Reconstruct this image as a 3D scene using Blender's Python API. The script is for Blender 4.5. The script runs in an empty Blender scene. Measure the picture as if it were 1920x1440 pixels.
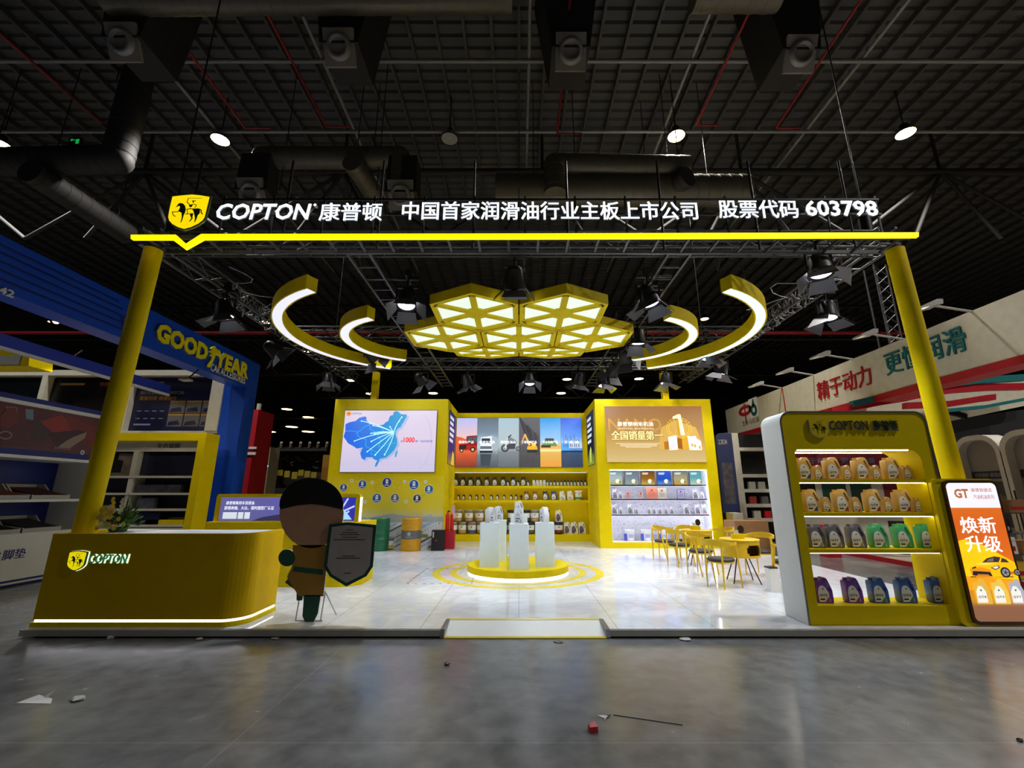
import bpy, math, random
from mathutils import Vector, Matrix, Euler
random.seed(7)
S = bpy.context.scene
COL = S.collection
R = math.radians

# ---------------------------------------------------------------- camera, world, exposure
F, CX, CY, PITCH, EYE = 830.0, 973.0, 720.0, R(13.94), 1.685
cd = bpy.data.cameras.new('camera')
cam = bpy.data.objects.new('camera', cd)
COL.objects.link(cam)
cd.sensor_width = 36.0
cd.lens = 36.0 * F / 1920.0
cd.shift_x = (960.0 - CX) / 1920.0
cd.clip_end = 400
cam.location = (0, 0, EYE)
cam.rotation_euler = (R(90) + PITCH, 0, 0)
S.camera = cam
S.view_settings.view_transform = 'Standard'
S.view_settings.look = 'None'
S.view_settings.gamma = 1
S.view_settings.exposure = 0.0
S.view_settings.use_curve_mapping = False
W = bpy.data.worlds.new('hall_air')
S.world = W
W.use_nodes = True
W.node_tree.nodes['Background'].inputs[0].default_value = (.9, .95, 1, 1)
W.node_tree.nodes['Background'].inputs[1].default_value = 0.02
SPOT_W = 150.0      # each truss spotlight
BAY_W = 2600.0       # each lit high-bay lamp of the hall

def ray(px, py):
    x, y = (px - CX) / F, (CY - py) / F
    c, s = math.cos(PITCH), math.sin(PITCH)
    return x, c - y * s, s + y * c
def at(px, py, Y):          # point of the photo on the vertical plane at depth Y -> X, Z
    x, y, z = ray(px, py); t = Y / y
    return x * t, EYE + z * t
def atz(px, py, z):         # ... on the level plane at height z -> X, Y
    x, y, zz = ray(px, py); t = (z - EYE) / zz
    return x * t, y * t
def onx(px, py, X):         # ... on the plane X -> Y, Z
    x, y, z = ray(px, py); t = X / x
    return y * t, EYE + z * t
def bxp(x0, y0, x1, y1, Y):  # left, top, right, bottom in the photo -> X0, Z0, X1, Z1 at depth Y
    m = (y0 + y1) / 2
    return at(x0, m, Y)[0], at(x0, y1, Y)[1], at(x1, m, Y)[0], at(x1, y0, Y)[1]

# ---------------------------------------------------------------- materials
def lin(c):
    return tuple(((v / 255) / 12.92 if v / 255 <= .04045 else ((v / 255 + .055) / 1.055) ** 2.4) for v in c) + (1,)
MT = {}
def mat(name, rgb, rough=.5, metal=0., emit=0., noise=.06, scale=6., bump=0., spec=.5):
    if name in MT: return MT[name]
    m = bpy.data.materials.new(name); m.use_nodes = True
    nt = m.node_tree; N, L = nt.nodes, nt.links
    b = N['Principled BSDF']
    c = lin(rgb)
    b.inputs['Roughness'].default_value = rough
    b.inputs['Metallic'].default_value = metal
    b.inputs['Specular IOR Level'].default_value = spec
    tc = N.new('ShaderNodeTexCoord'); nz = N.new('ShaderNodeTexNoise')
    nz.inputs['Scale'].default_value = scale; nz.inputs['Detail'].default_value = 4
    L.new(tc.outputs['Object'], nz.inputs['Vector'])
    rp = N.new('ShaderNodeValToRGB')
    rp.color_ramp.elements[0].position = .3; rp.color_ramp.elements[1].position = .7
    rp.color_ramp.elements[0].color = tuple(v * (1 - noise) for v in c[:3]) + (1,)
    rp.color_ramp.elements[1].color = tuple(min(1, v * (1 + noise)) for v in c[:3]) + (1,)
    L.new(nz.outputs['Fac'], rp.inputs['Fac'])
    if emit > 0:
        b.inputs['Base Color'].default_value = tuple(v * .4 for v in c[:3]) + (1,)
        L.new(rp.outputs['Color'], b.inputs['Emission Color'])
        b.inputs['Emission Strength'].default_value = emit
    else:
        L.new(rp.outputs['Color'], b.inputs['Base Color'])
    if bump:
        bp = N.new('ShaderNodeBump'); bp.inputs['Strength'].default_value = bump; bp.inputs['Distance'].default_value = .01
        L.new(nz.outputs['Fac'], bp.inputs['Height']); L.new(bp.outputs['Normal'], b.inputs['Normal'])
    MT[name] = m
    return m
def grad(name, stops, axis, lo, hi, emit=0., rough=.4, noise=0.):
    """a printed colour run along one object axis"""
    if name in MT: return MT[name]
    m = bpy.data.materials.new(name); m.use_nodes = True
    nt = m.node_tree; N, L = nt.nodes, nt.links
    b = N['Principled BSDF']; b.inputs['Roughness'].default_value = rough
    tc = N.new('ShaderNodeTexCoord'); sp = N.new('ShaderNodeSeparateXYZ'); mr = N.new('ShaderNodeMapRange')
    L.new(tc.outputs['Object'], sp.inputs[0]); L.new(sp.outputs[axis], mr.inputs['Value'])
    mr.inputs['From Min'].default_value = lo; mr.inputs['From Max'].default_value = hi
    rp = N.new('ShaderNodeValToRGB'); el = rp.color_ramp.elements
    while len(el) < len(stops): el.new(.5)
    for e, (p, c) in zip(el, stops): e.position = p; e.color = lin(c)
    if noise:
        nz = N.new('ShaderNodeTexNoise'); nz.inputs['Scale'].default_value = 5; nz.inputs['Detail'].default_value = 6
        L.new(tc.outputs['Object'], nz.inputs['Vector'])
        a = N.new('ShaderNodeMath'); a.operation = 'MULTIPLY_ADD'; a.inputs[1].default_value = noise; 
        sb = N.new('ShaderNodeMath'); sb.operation = 'SUBTRACT'; sb.inputs[1].default_value = noise / 2
        L.new(nz.outputs['Fac'], a.inputs[0]); L.new(mr.outputs[0], a.inputs[2]); L.new(a.outputs[0], sb.inputs[0]); L.new(sb.outputs[0], rp.inputs[0])
    else:
        L.new(mr.outputs[0], rp.inputs[0])
    if emit:
        b.inputs['Base Color'].default_value = (.05, .05, .05, 1)
        L.new(rp.outputs[0], b.inputs['Emission Color']); b.inputs['Emission Strength'].default_value = emit
    else:
        L.new(rp.outputs[0], b.inputs['Base Color'])
    MT[name] = m
    return m

YEL = mat('yellow_paint', (224, 198, 0), .5, noise=.03, spec=.12)
YELD = mat('yellow_vinyl', (226, 204, 60), .3, noise=.03)
OCH = mat('ochre_wood', (222, 178, 34), .45, noise=.1, scale=14)
WHT = mat('white_paint', (232, 234, 232), .4, noise=.02)
LGR = mat('light_grey', (170, 168, 160), .5)
GRY = mat('grey_metal', (120, 120, 122), .4, .5)
ALU = mat('brushed_aluminium', (150, 150, 150), .35, .8)
TRS = mat('truss_aluminium', (88, 88, 90), .4, .6)
BLK = mat('black_metal', (22, 22, 24), .45, .2)
BLS = mat('black_seat_leather', (38, 38, 42), .45)
DRK = mat('dark_void', (14, 14, 15), .7)
BLU = mat('blue_panel', (16, 74, 190), .4, noise=.05)
BLD = mat('blue_deep', (10, 34, 120), .5)
NVY = mat('navy_print', (12, 16, 52), .35, noise=.3, scale=3)
RED = mat('red_panel', (176, 18, 34), .45)
TEA = mat('teal_print', (20, 110, 112), .5)
GRN = mat('green_paint', (20, 112, 66), .4)
LED = mat('led_white', (240, 240, 255), emit=9, noise=0)
LEDN = mat('led_niche', (235, 238, 255), emit=13, noise=0)
LEDX = mat('led_shelf', (240, 240, 255), emit=17, noise=0)
LEDS = mat('led_white_soft', (232, 236, 255), emit=3.2, noise=0)
LEDY = mat('led_yellow', (255, 226, 0), emit=1.5, noise=0)
LET = mat('lit_letter_white', (238, 246, 255), emit=1.9, noise=0)
HEXL = mat('lit_panel_white', (232, 248, 232), emit=.9, noise=.02, scale=2)
ARCL = mat('lit_arc_white', (226, 226, 255), emit=1.05, noise=0)
ARCR = mat('lit_arc_greenish', (226, 246, 240), emit=1.05, noise=0)
LENS = mat('lamp_lens', (255, 255, 255), emit=16, noise=0)
LENSD = mat('lamp_lens_dim', (225, 215, 255), emit=3, noise=0)
BAY = mat('bay_lamp_lens', (255, 226, 160), emit=12, noise=0)
PAPER = mat('paper_white', (205, 205, 205), .7)
DKG = mat('dark_green_print', (18, 70, 60), .5)

def pmat(rgb, e=0.):        # printed ink, lit from behind when e > 0
    return mat('ink_%d_%d_%d_%d' % (*rgb, int(e * 100)), rgb, .4, emit=e, noise=.04)

# platform tiles: white polished marble
def marble():
    m = bpy.data.materials.new('polished_white_tile'); m.use_nodes = True
    N, L = m.node_tree.nodes, m.node_tree.links; b = N['Principled BSDF']
    tc = N.new('ShaderNodeTexCoord')
    n1 = N.new('ShaderNodeTexNoise'); n1.inputs['Scale'].default_value = 1.3; n1.inputs['Detail'].default_value = 8; n1.inputs['Distortion'].default_value = 1.6
    L.new(tc.outputs['Object'], n1.inputs['Vector'])
    r1 = N.new('ShaderNodeValToRGB'); e = r1.color_ramp.elements
    e[0].position = .40; e[0].color = lin((224, 227, 236)); e[1].position = .62; e[1].color = lin((230, 232, 240))
    k = e.new(.5); k.color = lin((212, 214, 224))
    L.new(n1.outputs['Fac'], r1.inputs[0])
    br = N.new('ShaderNodeTexBrick'); br.offset = 0; br.inputs['Scale'].default_value = 1; br.inputs['Brick Width'].default_value = 1.2
    br.inputs['Row Height'].default_value = 1.2; br.inputs['Mortar Size'].default_value = .004; br.inputs['Color1'].default_value = (1, 1, 1, 1)
    br.inputs['Color2'].default_value = (.97, .97, .97, 1); br.inputs['Mortar'].default_value = (.45, .45, .45, 1)
    L.new(tc.outputs['Object'], br.inputs['Vector'])
    mx = N.new('ShaderNodeMix'); mx.data_type = 'RGBA'; mx.blend_type = 'MULTIPLY'; mx.inputs[0].default_value = 1
    L.new(r1.outputs[0], mx.inputs[6]); L.new(br.outputs['Color'], mx.inputs[7]); L.new(mx.outputs[2], b.inputs['Base Color'])
    b.inputs['Roughness'].default_value = .07; b.inputs['Specular IOR Level'].default_value = .6
    return m
TILE = marble()
def concrete():
    m = bpy.data.materials.new('worn_concrete'); m.use_nodes = True
    N, L = m.node_tree.nodes, m.node_tree.links; b = N['Principled BSDF']
    tc = N.new('ShaderNodeTexCoord')
    def nz(s, d, dist=0):
        n = N.new('ShaderNodeTexNoise'); n.inputs['Scale'].default_value = s; n.inputs['Detail'].default_value = d; n.inputs['Distortion'].default_value = dist
        L.new(tc.outputs['Object'], n.inputs['Vector']); return n
    a, c, g = nz(.5, 6, .8), nz(5, 8), nz(1.7, 8, 2)
    r = N.new('ShaderNodeValToRGB'); r.color_ramp.elements[0].position = .3; r.color_ramp.elements[1].position = .72
    r.color_ramp.elements[0].color = lin((84, 85, 88)); r.color_ramp.elements[1].color = lin((128, 129, 131))
    mm = N.new('ShaderNodeMath'); mm.operation = 'MULTIPLY_ADD'; mm.inputs[1].default_value = .45
    L.new(c.outputs['Fac'], mm.inputs[0]); 
    m2 = N.new('ShaderNodeMath'); m2.operation = 'MULTIPLY'; m2.inputs[1].default_value = .6
    L.new(a.outputs['Fac'], m2.inputs[0]); L.new(m2.outputs[0], mm.inputs[2]); L.new(mm.outputs[0], r.inputs[0])
    sc = N.new('ShaderNodeValToRGB'); sc.color_ramp.elements[0].position = .33; sc.color_ramp.elements[0].color = (.8, .8, .8, 1)
    sc.color_ramp.elements[1].position = .43; sc.color_ramp.elements[1].color = (1, 1, 1, 1)
    L.new(g.outputs['Fac'], sc.inputs[0])
    mx = N.new('ShaderNodeMix'); mx.data_type = 'RGBA'; mx.blend_type = 'MULTIPLY'; mx.inputs[0].default_value = .6
    L.new(r.outputs[0], mx.inputs[6]); L.new(sc.outputs[0], mx.inputs[7]); jb = N.new('ShaderNodeTexBrick'); jb.offset = 0; jb.inputs['Scale'].default_value = 1; jb.inputs['Brick Width'].default_value = 6; jb.inputs['Row Height'].default_value = 6
    jb.inputs['Mortar Size'].default_value = .006; jb.inputs['Color1'].default_value = jb.inputs['Color2'].default_value = (1, 1, 1, 1); jb.inputs['Mortar'].default_value = (1.5, 1.5, 1.5, 1)
    mp = N.new('ShaderNodeMapping'); mp.inputs['Location'].default_value = (2, 2.4, 0); L.new(tc.outputs['Object'], mp.inputs[0]); L.new(mp.outputs[0], jb.inputs['Vector'])
    mj = N.new('ShaderNodeMix'); mj.data_type = 'RGBA'; mj.blend_type = 'MULTIPLY'; mj.inputs[0].default_value = .6
    L.new(mx.outputs[2], mj.inputs[6]); L.new(jb.outputs['Color'], mj.inputs[7]); L.new(mj.outputs[2], b.inputs['Base Color'])
    rr = N.new('ShaderNodeMapRange'); rr.inputs['To Min'].default_value = .1; rr.inputs['To Max'].default_value = .34
    L.new(c.outputs['Fac'], rr.inputs['Value']); L.new(rr.outputs[0], b.inputs['Roughness'])
    bp = N.new('ShaderNodeBump'); bp.inputs['Strength'].default_value = .06; bp.inputs['Distance'].default_value = .01
    L.new(c.outputs['Fac'], bp.inputs['Height']); L.new(bp.outputs[0], b.inputs['Normal'])
    return m
CONC = concrete()

# ---------------------------------------------------------------- mesh builder
def chain_loc(o):
    v = Vector((0, 0, 0))
    while o is not None:
        v += o.location; o = o.parent
    return v
def tessel(poly):
    from mathutils.geometry import tessellate_polygon
    return tessellate_polygon([[Vector((p[0], p[1], 0)) for p in poly]])
TXT = {}
def text_mesh(body, bold, shear):
    key = (body, bold, shear)
    if key not in TXT:
        c = bpy.data.curves.new('t', 'FONT'); c.body = body; c.offset = bold; c.shear = shear; c.resolution_u = 2
        o = bpy.data.objects.new('t', c); COL.objects.link(o)
        bpy.context.view_layer.update()
        m = o.evaluated_get(bpy.context.evaluated_depsgraph_get()).to_mesh()
        vs = [(v.co.x, v.co.y) for v in m.vertices]; fs = [tuple(p.vertices) for p in m.polygons]
        bpy.data.objects.remove(o); bpy.data.curves.remove(c)
        x0, x1 = min(v[0] for v in vs), max(v[0] for v in vs); y0, y1 = min(v[1] for v in vs), max(v[1] for v in vs)
        TXT[key] = ([((v[0] - x0) / (x1 - x0), (v[1] - y0) / (y1 - y0)) for v in vs], fs)
    return TXT[key]
def rrect(x0, z0, x1, z1, r, n=6):
    rs = r if isinstance(r, (tuple, list)) else (r,) * 4       # bl, br, tr, tl
    out = []
    for (cx, cz, a0, q) in ((x0 + rs[0], z0 + rs[0], 180, rs[0]), (x1 - rs[1], z0 + rs[1], 270, rs[1]), (x1 - rs[2], z1 - rs[2], 0, rs[2]), (x0 + rs[3], z1 - rs[3], 90, rs[3])):
        for i in range(n + 1):
            a = R(a0 + 90 * i / n); out.append((cx + q * math.cos(a), cz + q * math.sin(a)))
    return out
def circ(cx, cz, r, n=24):
    return [(cx + r * math.cos(2 * math.pi * i / n), cz + r * math.sin(2 * math.pi * i / n)) for i in range(n)]

class MB:
    def __init__(s): s.v, s.f, s.m, s.k, s.mats = [], [], [], [], []
    def mi(s, m):
        if m not in s.mats: s.mats.append(m)
        return s.mats.index(m)
    def add(s, vs, fs, m, smooth=False, M=None):
        o = len(s.v); i = s.mi(m)
        s.v += [tuple(M @ Vector(v)) if M else tuple(v) for v in vs]
        for f in fs: s.f.append(tuple(o + j for j in f)); s.m.append(i); s.k.append(smooth)
        return s
    def box(s, x0, x1, y0, y1, z0, z1, m, M=None):
        vs = [(x, y, z) for x in (x0, x1) for y in (y0, y1) for z in (z0, z1)]
        return s.add(vs, [(0, 1, 3, 2), (4, 6, 7, 5), (0, 4, 5, 1), (2, 3, 7, 6), (0, 2, 6, 4), (1, 5, 7, 3)], m, M=M)
    def ex(s, poly, d0, d1, m, ax='y', ms=None, smooth=False, M=None):
        """outline poly extruded from d0 to d1 along an axis; ms = side material"""
        n = len(poly)
        mk = {'y': lambda p, d: (p[0], d, p[1]), 'z': lambda p, d: (p[0], p[1], d), 'x': lambda p, d: (d, p[0], p[1])}[ax]
        vs = [mk(p, d0) for p in poly] + [mk(p, d1) for p in poly]
        t = tessel(poly)
        s.add(vs, [tuple(f) for f in t] + [tuple(j + n for j in f[::-1]) for f in t], m, M=M)
        return s.add(vs, [(i, (i + 1) % n, n + (i + 1) % n, n + i) for i in range(n)], ms or m, smooth, M=M)
    def ring(s, outer, inner, d0, d1, mf, mo, mi, ax='y', M=None, smooth=True):
        n = len(outer)
        mk = {'y': lambda p, d: (p[0], d, p[1]), 'z': lambda p, d: (p[0], p[1], d), 'x': lambda p, d: (d, p[0], p[1])}[ax]
        vs = [mk(p, d) for lp in (outer, inner) for d in (d0, d1) for p in lp]   # o0 o1 i0 i1
        nx = lambda i: (i + 1) % n
        s.add(vs, [(i, nx(i), 2 * n + nx(i), 2 * n + i) for i in range(n)] + [(n + i, 3 * n + i, 3 * n + nx(i), n + nx(i)) for i in range(n)], mf, M=M)
        s.add(vs, [(i, n + i, n + nx(i), nx(i)) for i in range(n)], mo, smooth, M=M)
        return s.add(vs, [(2 * n + i, 2 * n + nx(i), 3 * n + nx(i), 3 * n + i) for i in range(n)], mi, smooth, M=M)
    def tube(s, p, q, r, m, n=8, r2=None, cap=True):
        p, q = Vector(p), Vector(q); d = (q - p)
        if d.length < 1e-6: return s
        d.normalize(); a = d.orthogonal().normalized(); b = d.cross(a); r2 = r if r2 is None else r2
        vs = [tuple(p + (a * math.cos(t) + b * math.sin(t)) * r) for t in [2 * math.pi * i / n for i in range(n)]]
        vs += [tuple(q + (a * math.cos(t) + b * math.sin(t)) * r2) for t in [2 * math.pi * i / n for i in range(n)]]
        s.add(vs, [(i, (i + 1) % n, n + (i + 1) % n, n + i) for i in range(n)], m, True)
        if cap: s.add(vs, [tuple(range(n))[::-1], tuple(range(n, 2 * n))], m)
        return s
    def path(s, pts, r, m, n=6):
        for i in range(len(pts) - 1): s.tube(pts[i], pts[i + 1], r, m, n)
        return s
    def sweep(s, pts, prof, m, closed=False):
        """profile (outward, up) carried along a level line of points"""
        n, k = len(pts), len(prof); vs = []
        for i, p in enumerate(pts):
            a, b = Vector(pts[max(0, i - 1)]), Vector(pts[min(n - 1, i + 1)])
            t = (b - a); t.z = 0; t.normalize(); o = Vector((t.y, -t.x, 0))
            for (u, w) in prof: vs.append(tuple(Vector(p) + o * u + Vector((0, 0, w))))
        fs = [(i * k + j, i * k + (j + 1) % k, (i + 1) * k + (j + 1) % k, (i + 1) * k + j) for i in range(n - 1) for j in range(k)]
        fs += [tuple(range(k))[::-1], tuple(range((n - 1) * k, n * k))]
        return s.add(vs, fs, m)
    def lathe(s, prof, m, n=24, c=(0, 0, 0), smooth=True, M=None):
        k = len(prof); vs = []
        for i in range(n):
            a = 2 * math.pi * i / n
            vs += [(c[0] + r * math.cos(a), c[1] + r * math.sin(a), c[2] + z) for r, z in prof]
        fs = [(i * k + j, ((i + 1) % n) * k + j, ((i + 1) % n) * k + j + 1, i * k + j + 1) for i in range(n) for j in range(k - 1)]
        return s.add(vs, fs, m, smooth, M=M)
    def ball(s, c, r, m, n=10, q=(1, 1, 1)):
        h = n // 2 + 1
        return s.lathe([(max(1e-4, r * math.sin(math.pi * j / h)) * q[0], -r * q[2] * math.cos(math.pi * j / h)) for j in range(h + 1)], m, n, c)
    # flat prints on a plane that faces -Y (u along +X, v along +Z), stacked in thin layers in front of y = y
    def P(s, poly, m, y, l=1): 
        t = tessel(poly); vs = [(p[0], y - .0015 * l, p[1]) for p in poly]
        return s.add(vs, [tuple(f) for f in t], m)
    def Q(s, u0, v0, u1, v1, m, y, l=1): return s.P([(u0, v0), (u1, v0), (u1, v1), (u0, v1)], m, y, l)
    def D(s, u, v, r, m, y, l=1, n=24): return s.P(circ(u, v, r, n), m, y, l)
    def Ln(s, pts, w, m, y, l=1):
        for (a, b) in zip(pts[:-1], pts[1:]):
            d = Vector((b[0] - a[0], b[1] - a[1])); 
            if d.length < 1e-6: continue
            d.normalize(); o = Vector((-d.y, d.x)) * w / 2
            s.P([(a[0] - o.x, a[1] - o.y), (b[0] - o.x, b[1] - o.y), (b[0] + o.x, b[1] + o.y), (a[0] + o.x, a[1] + o.y)], m, y, l)
        return s
    def T(s, body, u0, v0, u1, v1, m, y, l=2, bold=0.015, depth=0, shear=0, ms=None):
        if ord(body[0]) > 255 and bold > .005:        # heavier strokes: the same word set thrice, a hair apart
            d = bold * .55 * (v1 - v0)
            s.T(body, u0 - d, v0, u1 - d, v1, m, y, l + .12, .004, depth, shear, ms); s.T(body, u0 + d, v0, u1 + d, v1, m, y, l + .24, .004, depth, shear, ms); bold = .004
        vs, fs = text_mesh(body, bold, shear)
        yy = y - .0015 * l - depth
        pts = [(u0 + a * (u1 - u0), yy, v0 + b * (v1 - v0)) for a, b in vs]
        s.add(pts, fs, m)
        if depth:
            n = len(pts); back = [(p[0], yy + depth, p[2]) for p in pts]; cnt = {}
            for f in fs:
                for i in range(len(f)):
                    e = (f[i], f[(i + 1) % len(f)]); cnt[tuple(sorted(e))] = None if tuple(sorted(e)) in cnt else e
            s.add(pts + back, [(e[1], e[0], e[0] + n, e[1] + n) for e in cnt.values() if e], ms or m)
        return s
    def build(s, name, parent=None, org=None, rot=0., local=False):
        o0 = Vector(org) if org is not None else Vector((0, 0, 0))
        off = Vector((0, 0, 0)) if local else chain_loc(parent) + o0
        me = bpy.data.meshes.new(name)
        me.from_pydata([tuple(Vector(v) - off) for v in s.v], [], s.f)
        for m in s.mats: me.materials.append(m)
        me.polygons.foreach_set('material_index', s.m); me.polygons.foreach_set('use_smooth', s.k)
        me.update()
        o = bpy.data.objects.new(name, me); COL.objects.link(o)
        o.parent = parent; o.location = o0
        if rot: o.rotation_euler = (0, 0, rot)
        return o

def tag(o, label, cat, group=None):
    o['label'] = label; o['category'] = cat
    if group: o['group'] = group
    return o
def thing(name, label, cat, loc=(0, 0, 0), group=None, rot=0.):
    o = bpy.data.objects.new(name, None); COL.objects.link(o); o.empty_display_size = .1
    o.location = loc; o.rotation_euler = (0, 0, rot)
    return tag(o, label, cat, group)
def struct(o):
    o['kind'] = 'structure'; return o
def dup(root, loc, rz=0., label=None, group=None):
    r = root.copy(); COL.objects.link(r); r.location = loc; r.rotation_euler = (0, 0, rz)
    if label: r['label'] = label
    if group: r['group'] = group
    for ch in list(root.children):
        c = ch.copy(); COL.objects.link(c); c.parent = r
        for g in list(ch.children):
            d = g.copy(); COL.objects.link(d); d.parent = c
    return r
ORD = ['first', 'second', 'third', 'fourth', 'fifth', 'sixth', 'seventh', 'eighth', 'ninth', 'tenth', 'eleventh', 'twelfth', 'thirteenth', 'fourteenth', 'fifteenth', 'sixteenth', 'seventeenth', 'eighteenth', 'nineteenth', 'twentieth']

# the horse-and-rider shield (heights run 0..1), drawn at u, v with height h
def _k(p): return ((p[0] - .2 * (550 - p[1]) - 290) / 460, (550 - p[1]) / 460)
SH = [(0, 0), (.16, .05), (.33, .15), (.43, .25), (.465, .34), (.475, .6), (.49, .93), (.25, .975), (.02, 1.0), (-.22, .975), (-.47, .94), (-.475, .6), (-.465, .34), (-.42, .24), (-.32, .14), (-.16, .05)]
HORSE = [[(207, 268), (240, 220), (262, 212), (290, 220), (312, 250), (318, 300), (305, 348), (275, 338), (240, 318), (228, 322), (245, 295), (256, 262), (246, 248), (222, 262)],
         [(270, 335), (302, 340), (285, 400), (272, 445), (245, 462), (262, 438), (272, 390)],
         [(375, 285), (455, 280), (475, 300), (470, 340), (445, 370), (435, 405), (420, 440), (400, 462), (410, 435), (415, 400), (408, 350), (398, 305)],
         [(365, 342), (402, 342), (388, 385), (392, 402), (366, 440), (342, 448), (360, 430), (376, 400), (362, 370)],
         [(350, 226), (372, 234), (400, 225), (385, 262), (360, 266)], [(392, 200), (400, 186), (412, 190), (410, 206), (398, 212)]]
HLINE = [([(240, 322), (168, 326), (185, 374), (208, 378)], 9), ([(310, 352), (392, 346)], 9), ([(458, 288), (486, 300), (485, 338), (503, 352)], 12),
         ([(358, 225), (332, 205), (345, 168), (352, 152)], 9), ([(350, 152), (500, 152)], 5), ([(385, 184), (432, 186)], 7), ([(400, 226), (438, 240), (415, 276)], 8),
         ([(378, 275), (332, 298), (336, 345)], 8), ([(318, 290), (460, 284)], 7)]
def shield(mb, u, v, h, y, mborder, mface, mhorse, depth=.03, sk=0.):
    f = lambda p: (u + p[0] * h, v + p[1] * h)
    mb.ex([f(p) for p in SH], y, y - depth, mborder)
    c = (0, .52)
    mb.P([f((c[0] + (p[0] - c[0]) * .93, c[1] + (p[1] - c[1]) * .93)) for p in SH], mface, y - depth, 1)
    for pl in HORSE: mb.P([f(_k(p)) for p in pl], mhorse, y - depth, 2)
    for ln, w in HLINE: mb.Ln([f(_k(p)) for p in ln], w / 460 * h, mhorse, y - depth, 2)

# ---------------------------------------------------------------- hall shell
ZP = .1                                         # top of the booth platform
struct(MB().box(-60, 60, -18, 104, -.2, 0, CONC).build('floor', org=(0, 0, 0)))
CZ = EYE + 13.3
ROOF = mat('roof_deck', (84, 83, 83), .6, noise=.15, scale=.4)
c = MB()
n = 420; vs = []; ys = []
y = -18.
while y < 104:
    ys += [(y, 0), (y + .16, 0), (y + .2, -.09), (y + .34, -.09)]; y += .38
for (yy, dz) in ys: vs += [(-60, yy, CZ + dz), (60, yy, CZ + dz)]
c.add(vs, [(2 * i, 2 * i + 1, 2 * i + 3, 2 * i + 2) for i in range(len(ys) - 1)], ROOF)
ceiling = struct(c.build('ceiling'))
PUR = mat('purlin_steel', (84, 82, 80), .5, .2)
c = MB()
x = -40.
while x < 40:
    c.box(x - .04, x + .04, -18, 104, CZ - .28, CZ - .09, PUR); x += .8
struct(c.build('roof_purlins', ceiling))
WALLM = mat('hall_wall', (64, 60, 56), .8, noise=.15, scale=.3)
struct(MB().box(-60, 60, 104, 104.4, 0, CZ + 1, WALLM).build('wall_far'))
struct(MB().box(-60.4, -60, -18, 104, 0, CZ + 1, WALLM).build('wall_hall_left'))
struct(MB().box(60, 60.4, -18, 104, 0, CZ + 1, WALLM).build('wall_hall_right'))
struct(MB().box(-60, 60, -18.4, -18, 0, CZ + 1, WALLM).build('wall_hall_near'))

# roof pipes, sprinkler lines, ducts
PZ = EYE + 11.8
PIPE = mat('roof_pipe_grey', (150, 150, 148), .45, .3)
SPR = mat('sprinkler_red', (150, 24, 28), .5)
DUCT = mat('spiral_duct', (108, 103, 90), .4, .4)
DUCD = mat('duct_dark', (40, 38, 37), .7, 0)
def pipe(name, p, q, r, m, label, cat, n=8):
    return tag(MB().tube(p, q, r, m, n).build(name, org=p), label, cat)
xs = [-10.1, -5.5, .28, 4.83, 9.6]
for i, xx in enumerate(xs):
    pipe('conduit_pipe', (xx, -2, PZ), (xx, 22, PZ), .05, PIPE, ORD[i] + ' from the left of five thin grey pipes running along the roof', 'pipe')
for i, (py, w) in enumerate(((115, 'nearer'), (247, 'farther'))):
    yy = atz(960, py, PZ - .1)[1]
    pipe('cable_conduit', (-30, yy, PZ - .1), (30, yy, PZ - .1), .055, PIPE, w + ' grey pipe running across the roof over the hall', 'pipe')
for i, (pa, pb) in enumerate((((0, 65), (190, 230)), ((290, 10), (460, 240)), ((490, 5), (612, 238)), ((1068, 0), (1045, 250)), ((1415, 0), (1305, 235)), ((1612, 0), (1455, 240)))):
    a, b = atz(*pa, PZ - .4), atz(*pb, PZ - .4)
    q = MB().tube((a[0], a[1] - 1, PZ - .4), (b[0], b[1], PZ - .4), .035, SPR, 6).tube((b[0], b[1], PZ - .4), (b[0] + .8, b[1], PZ - .4), .03, SPR, 6)
    tag(q.build('sprinkler_pipe', org=(a[0], a[1], PZ - .4)), ORD[i] + ' from the left of the red sprinkler pipes under the roof', 'pipe')
def duct(pts, r, m, label, ribs=True, n=16):
    q = MB()
    for a, b in zip(pts[:-1], pts[1:]):
        a, b = Vector(a), Vector(b); k = max(1, int((b - a).length / .16)) if ribs else 1
        for i in range(k):
            u, v = a.lerp(b, i / k), a.lerp(b, (i + 1) / k)
            q.tube(u, v, r * (1 if i % 2 else .975), m, n, cap=True)
    for p in pts[1:-1]: q.ball(p, r * 1.02, m, 14)
    a, b = Vector(pts[0]), Vector(pts[-1])
    for f in (.15, .85): p = a.lerp(b, f); q.tube(p, (p.x, p.y, CZ - .2), .015, BLK, 5)
    return tag(q.build('air_duct', org=pts[0]), label, 'air duct')
def dpt(px, py, z): a = atz(px, py, z); return (a[0], a[1], z)
DZ = EYE + 9.6
dn = lambda p, k: (p[0], p[1], p[2] - k)
da, db = dpt(495, 296, DZ), dpt(750, 296, DZ)
duct([dn(da, 1.1), da, db, dn(db, 1.1)], .32, DUCT, 'level spiral air duct above the lit lettering between two drops')
duct([dpt(660, 303, DZ - .5), dpt(700, 362, DZ - .5)], .3, DUCT, 'short spiral air duct branching back below the level duct')
dc, dd = dpt(1040, 310, DZ), dpt(1290, 314, DZ)
duct([dn(dc, 1.0), dc, dd], .34, DUCT, 'level spiral air duct above the middle of the lit lettering')
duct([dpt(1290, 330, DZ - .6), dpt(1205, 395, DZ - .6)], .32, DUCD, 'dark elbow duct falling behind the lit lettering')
duct([dpt(930, 356, DZ - .6), dpt(1400, 358, DZ - .6)], .48, DUCT, 'long fat spiral air duct just over the lit lettering')
e0 = dpt(220, 299, DZ)
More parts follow.
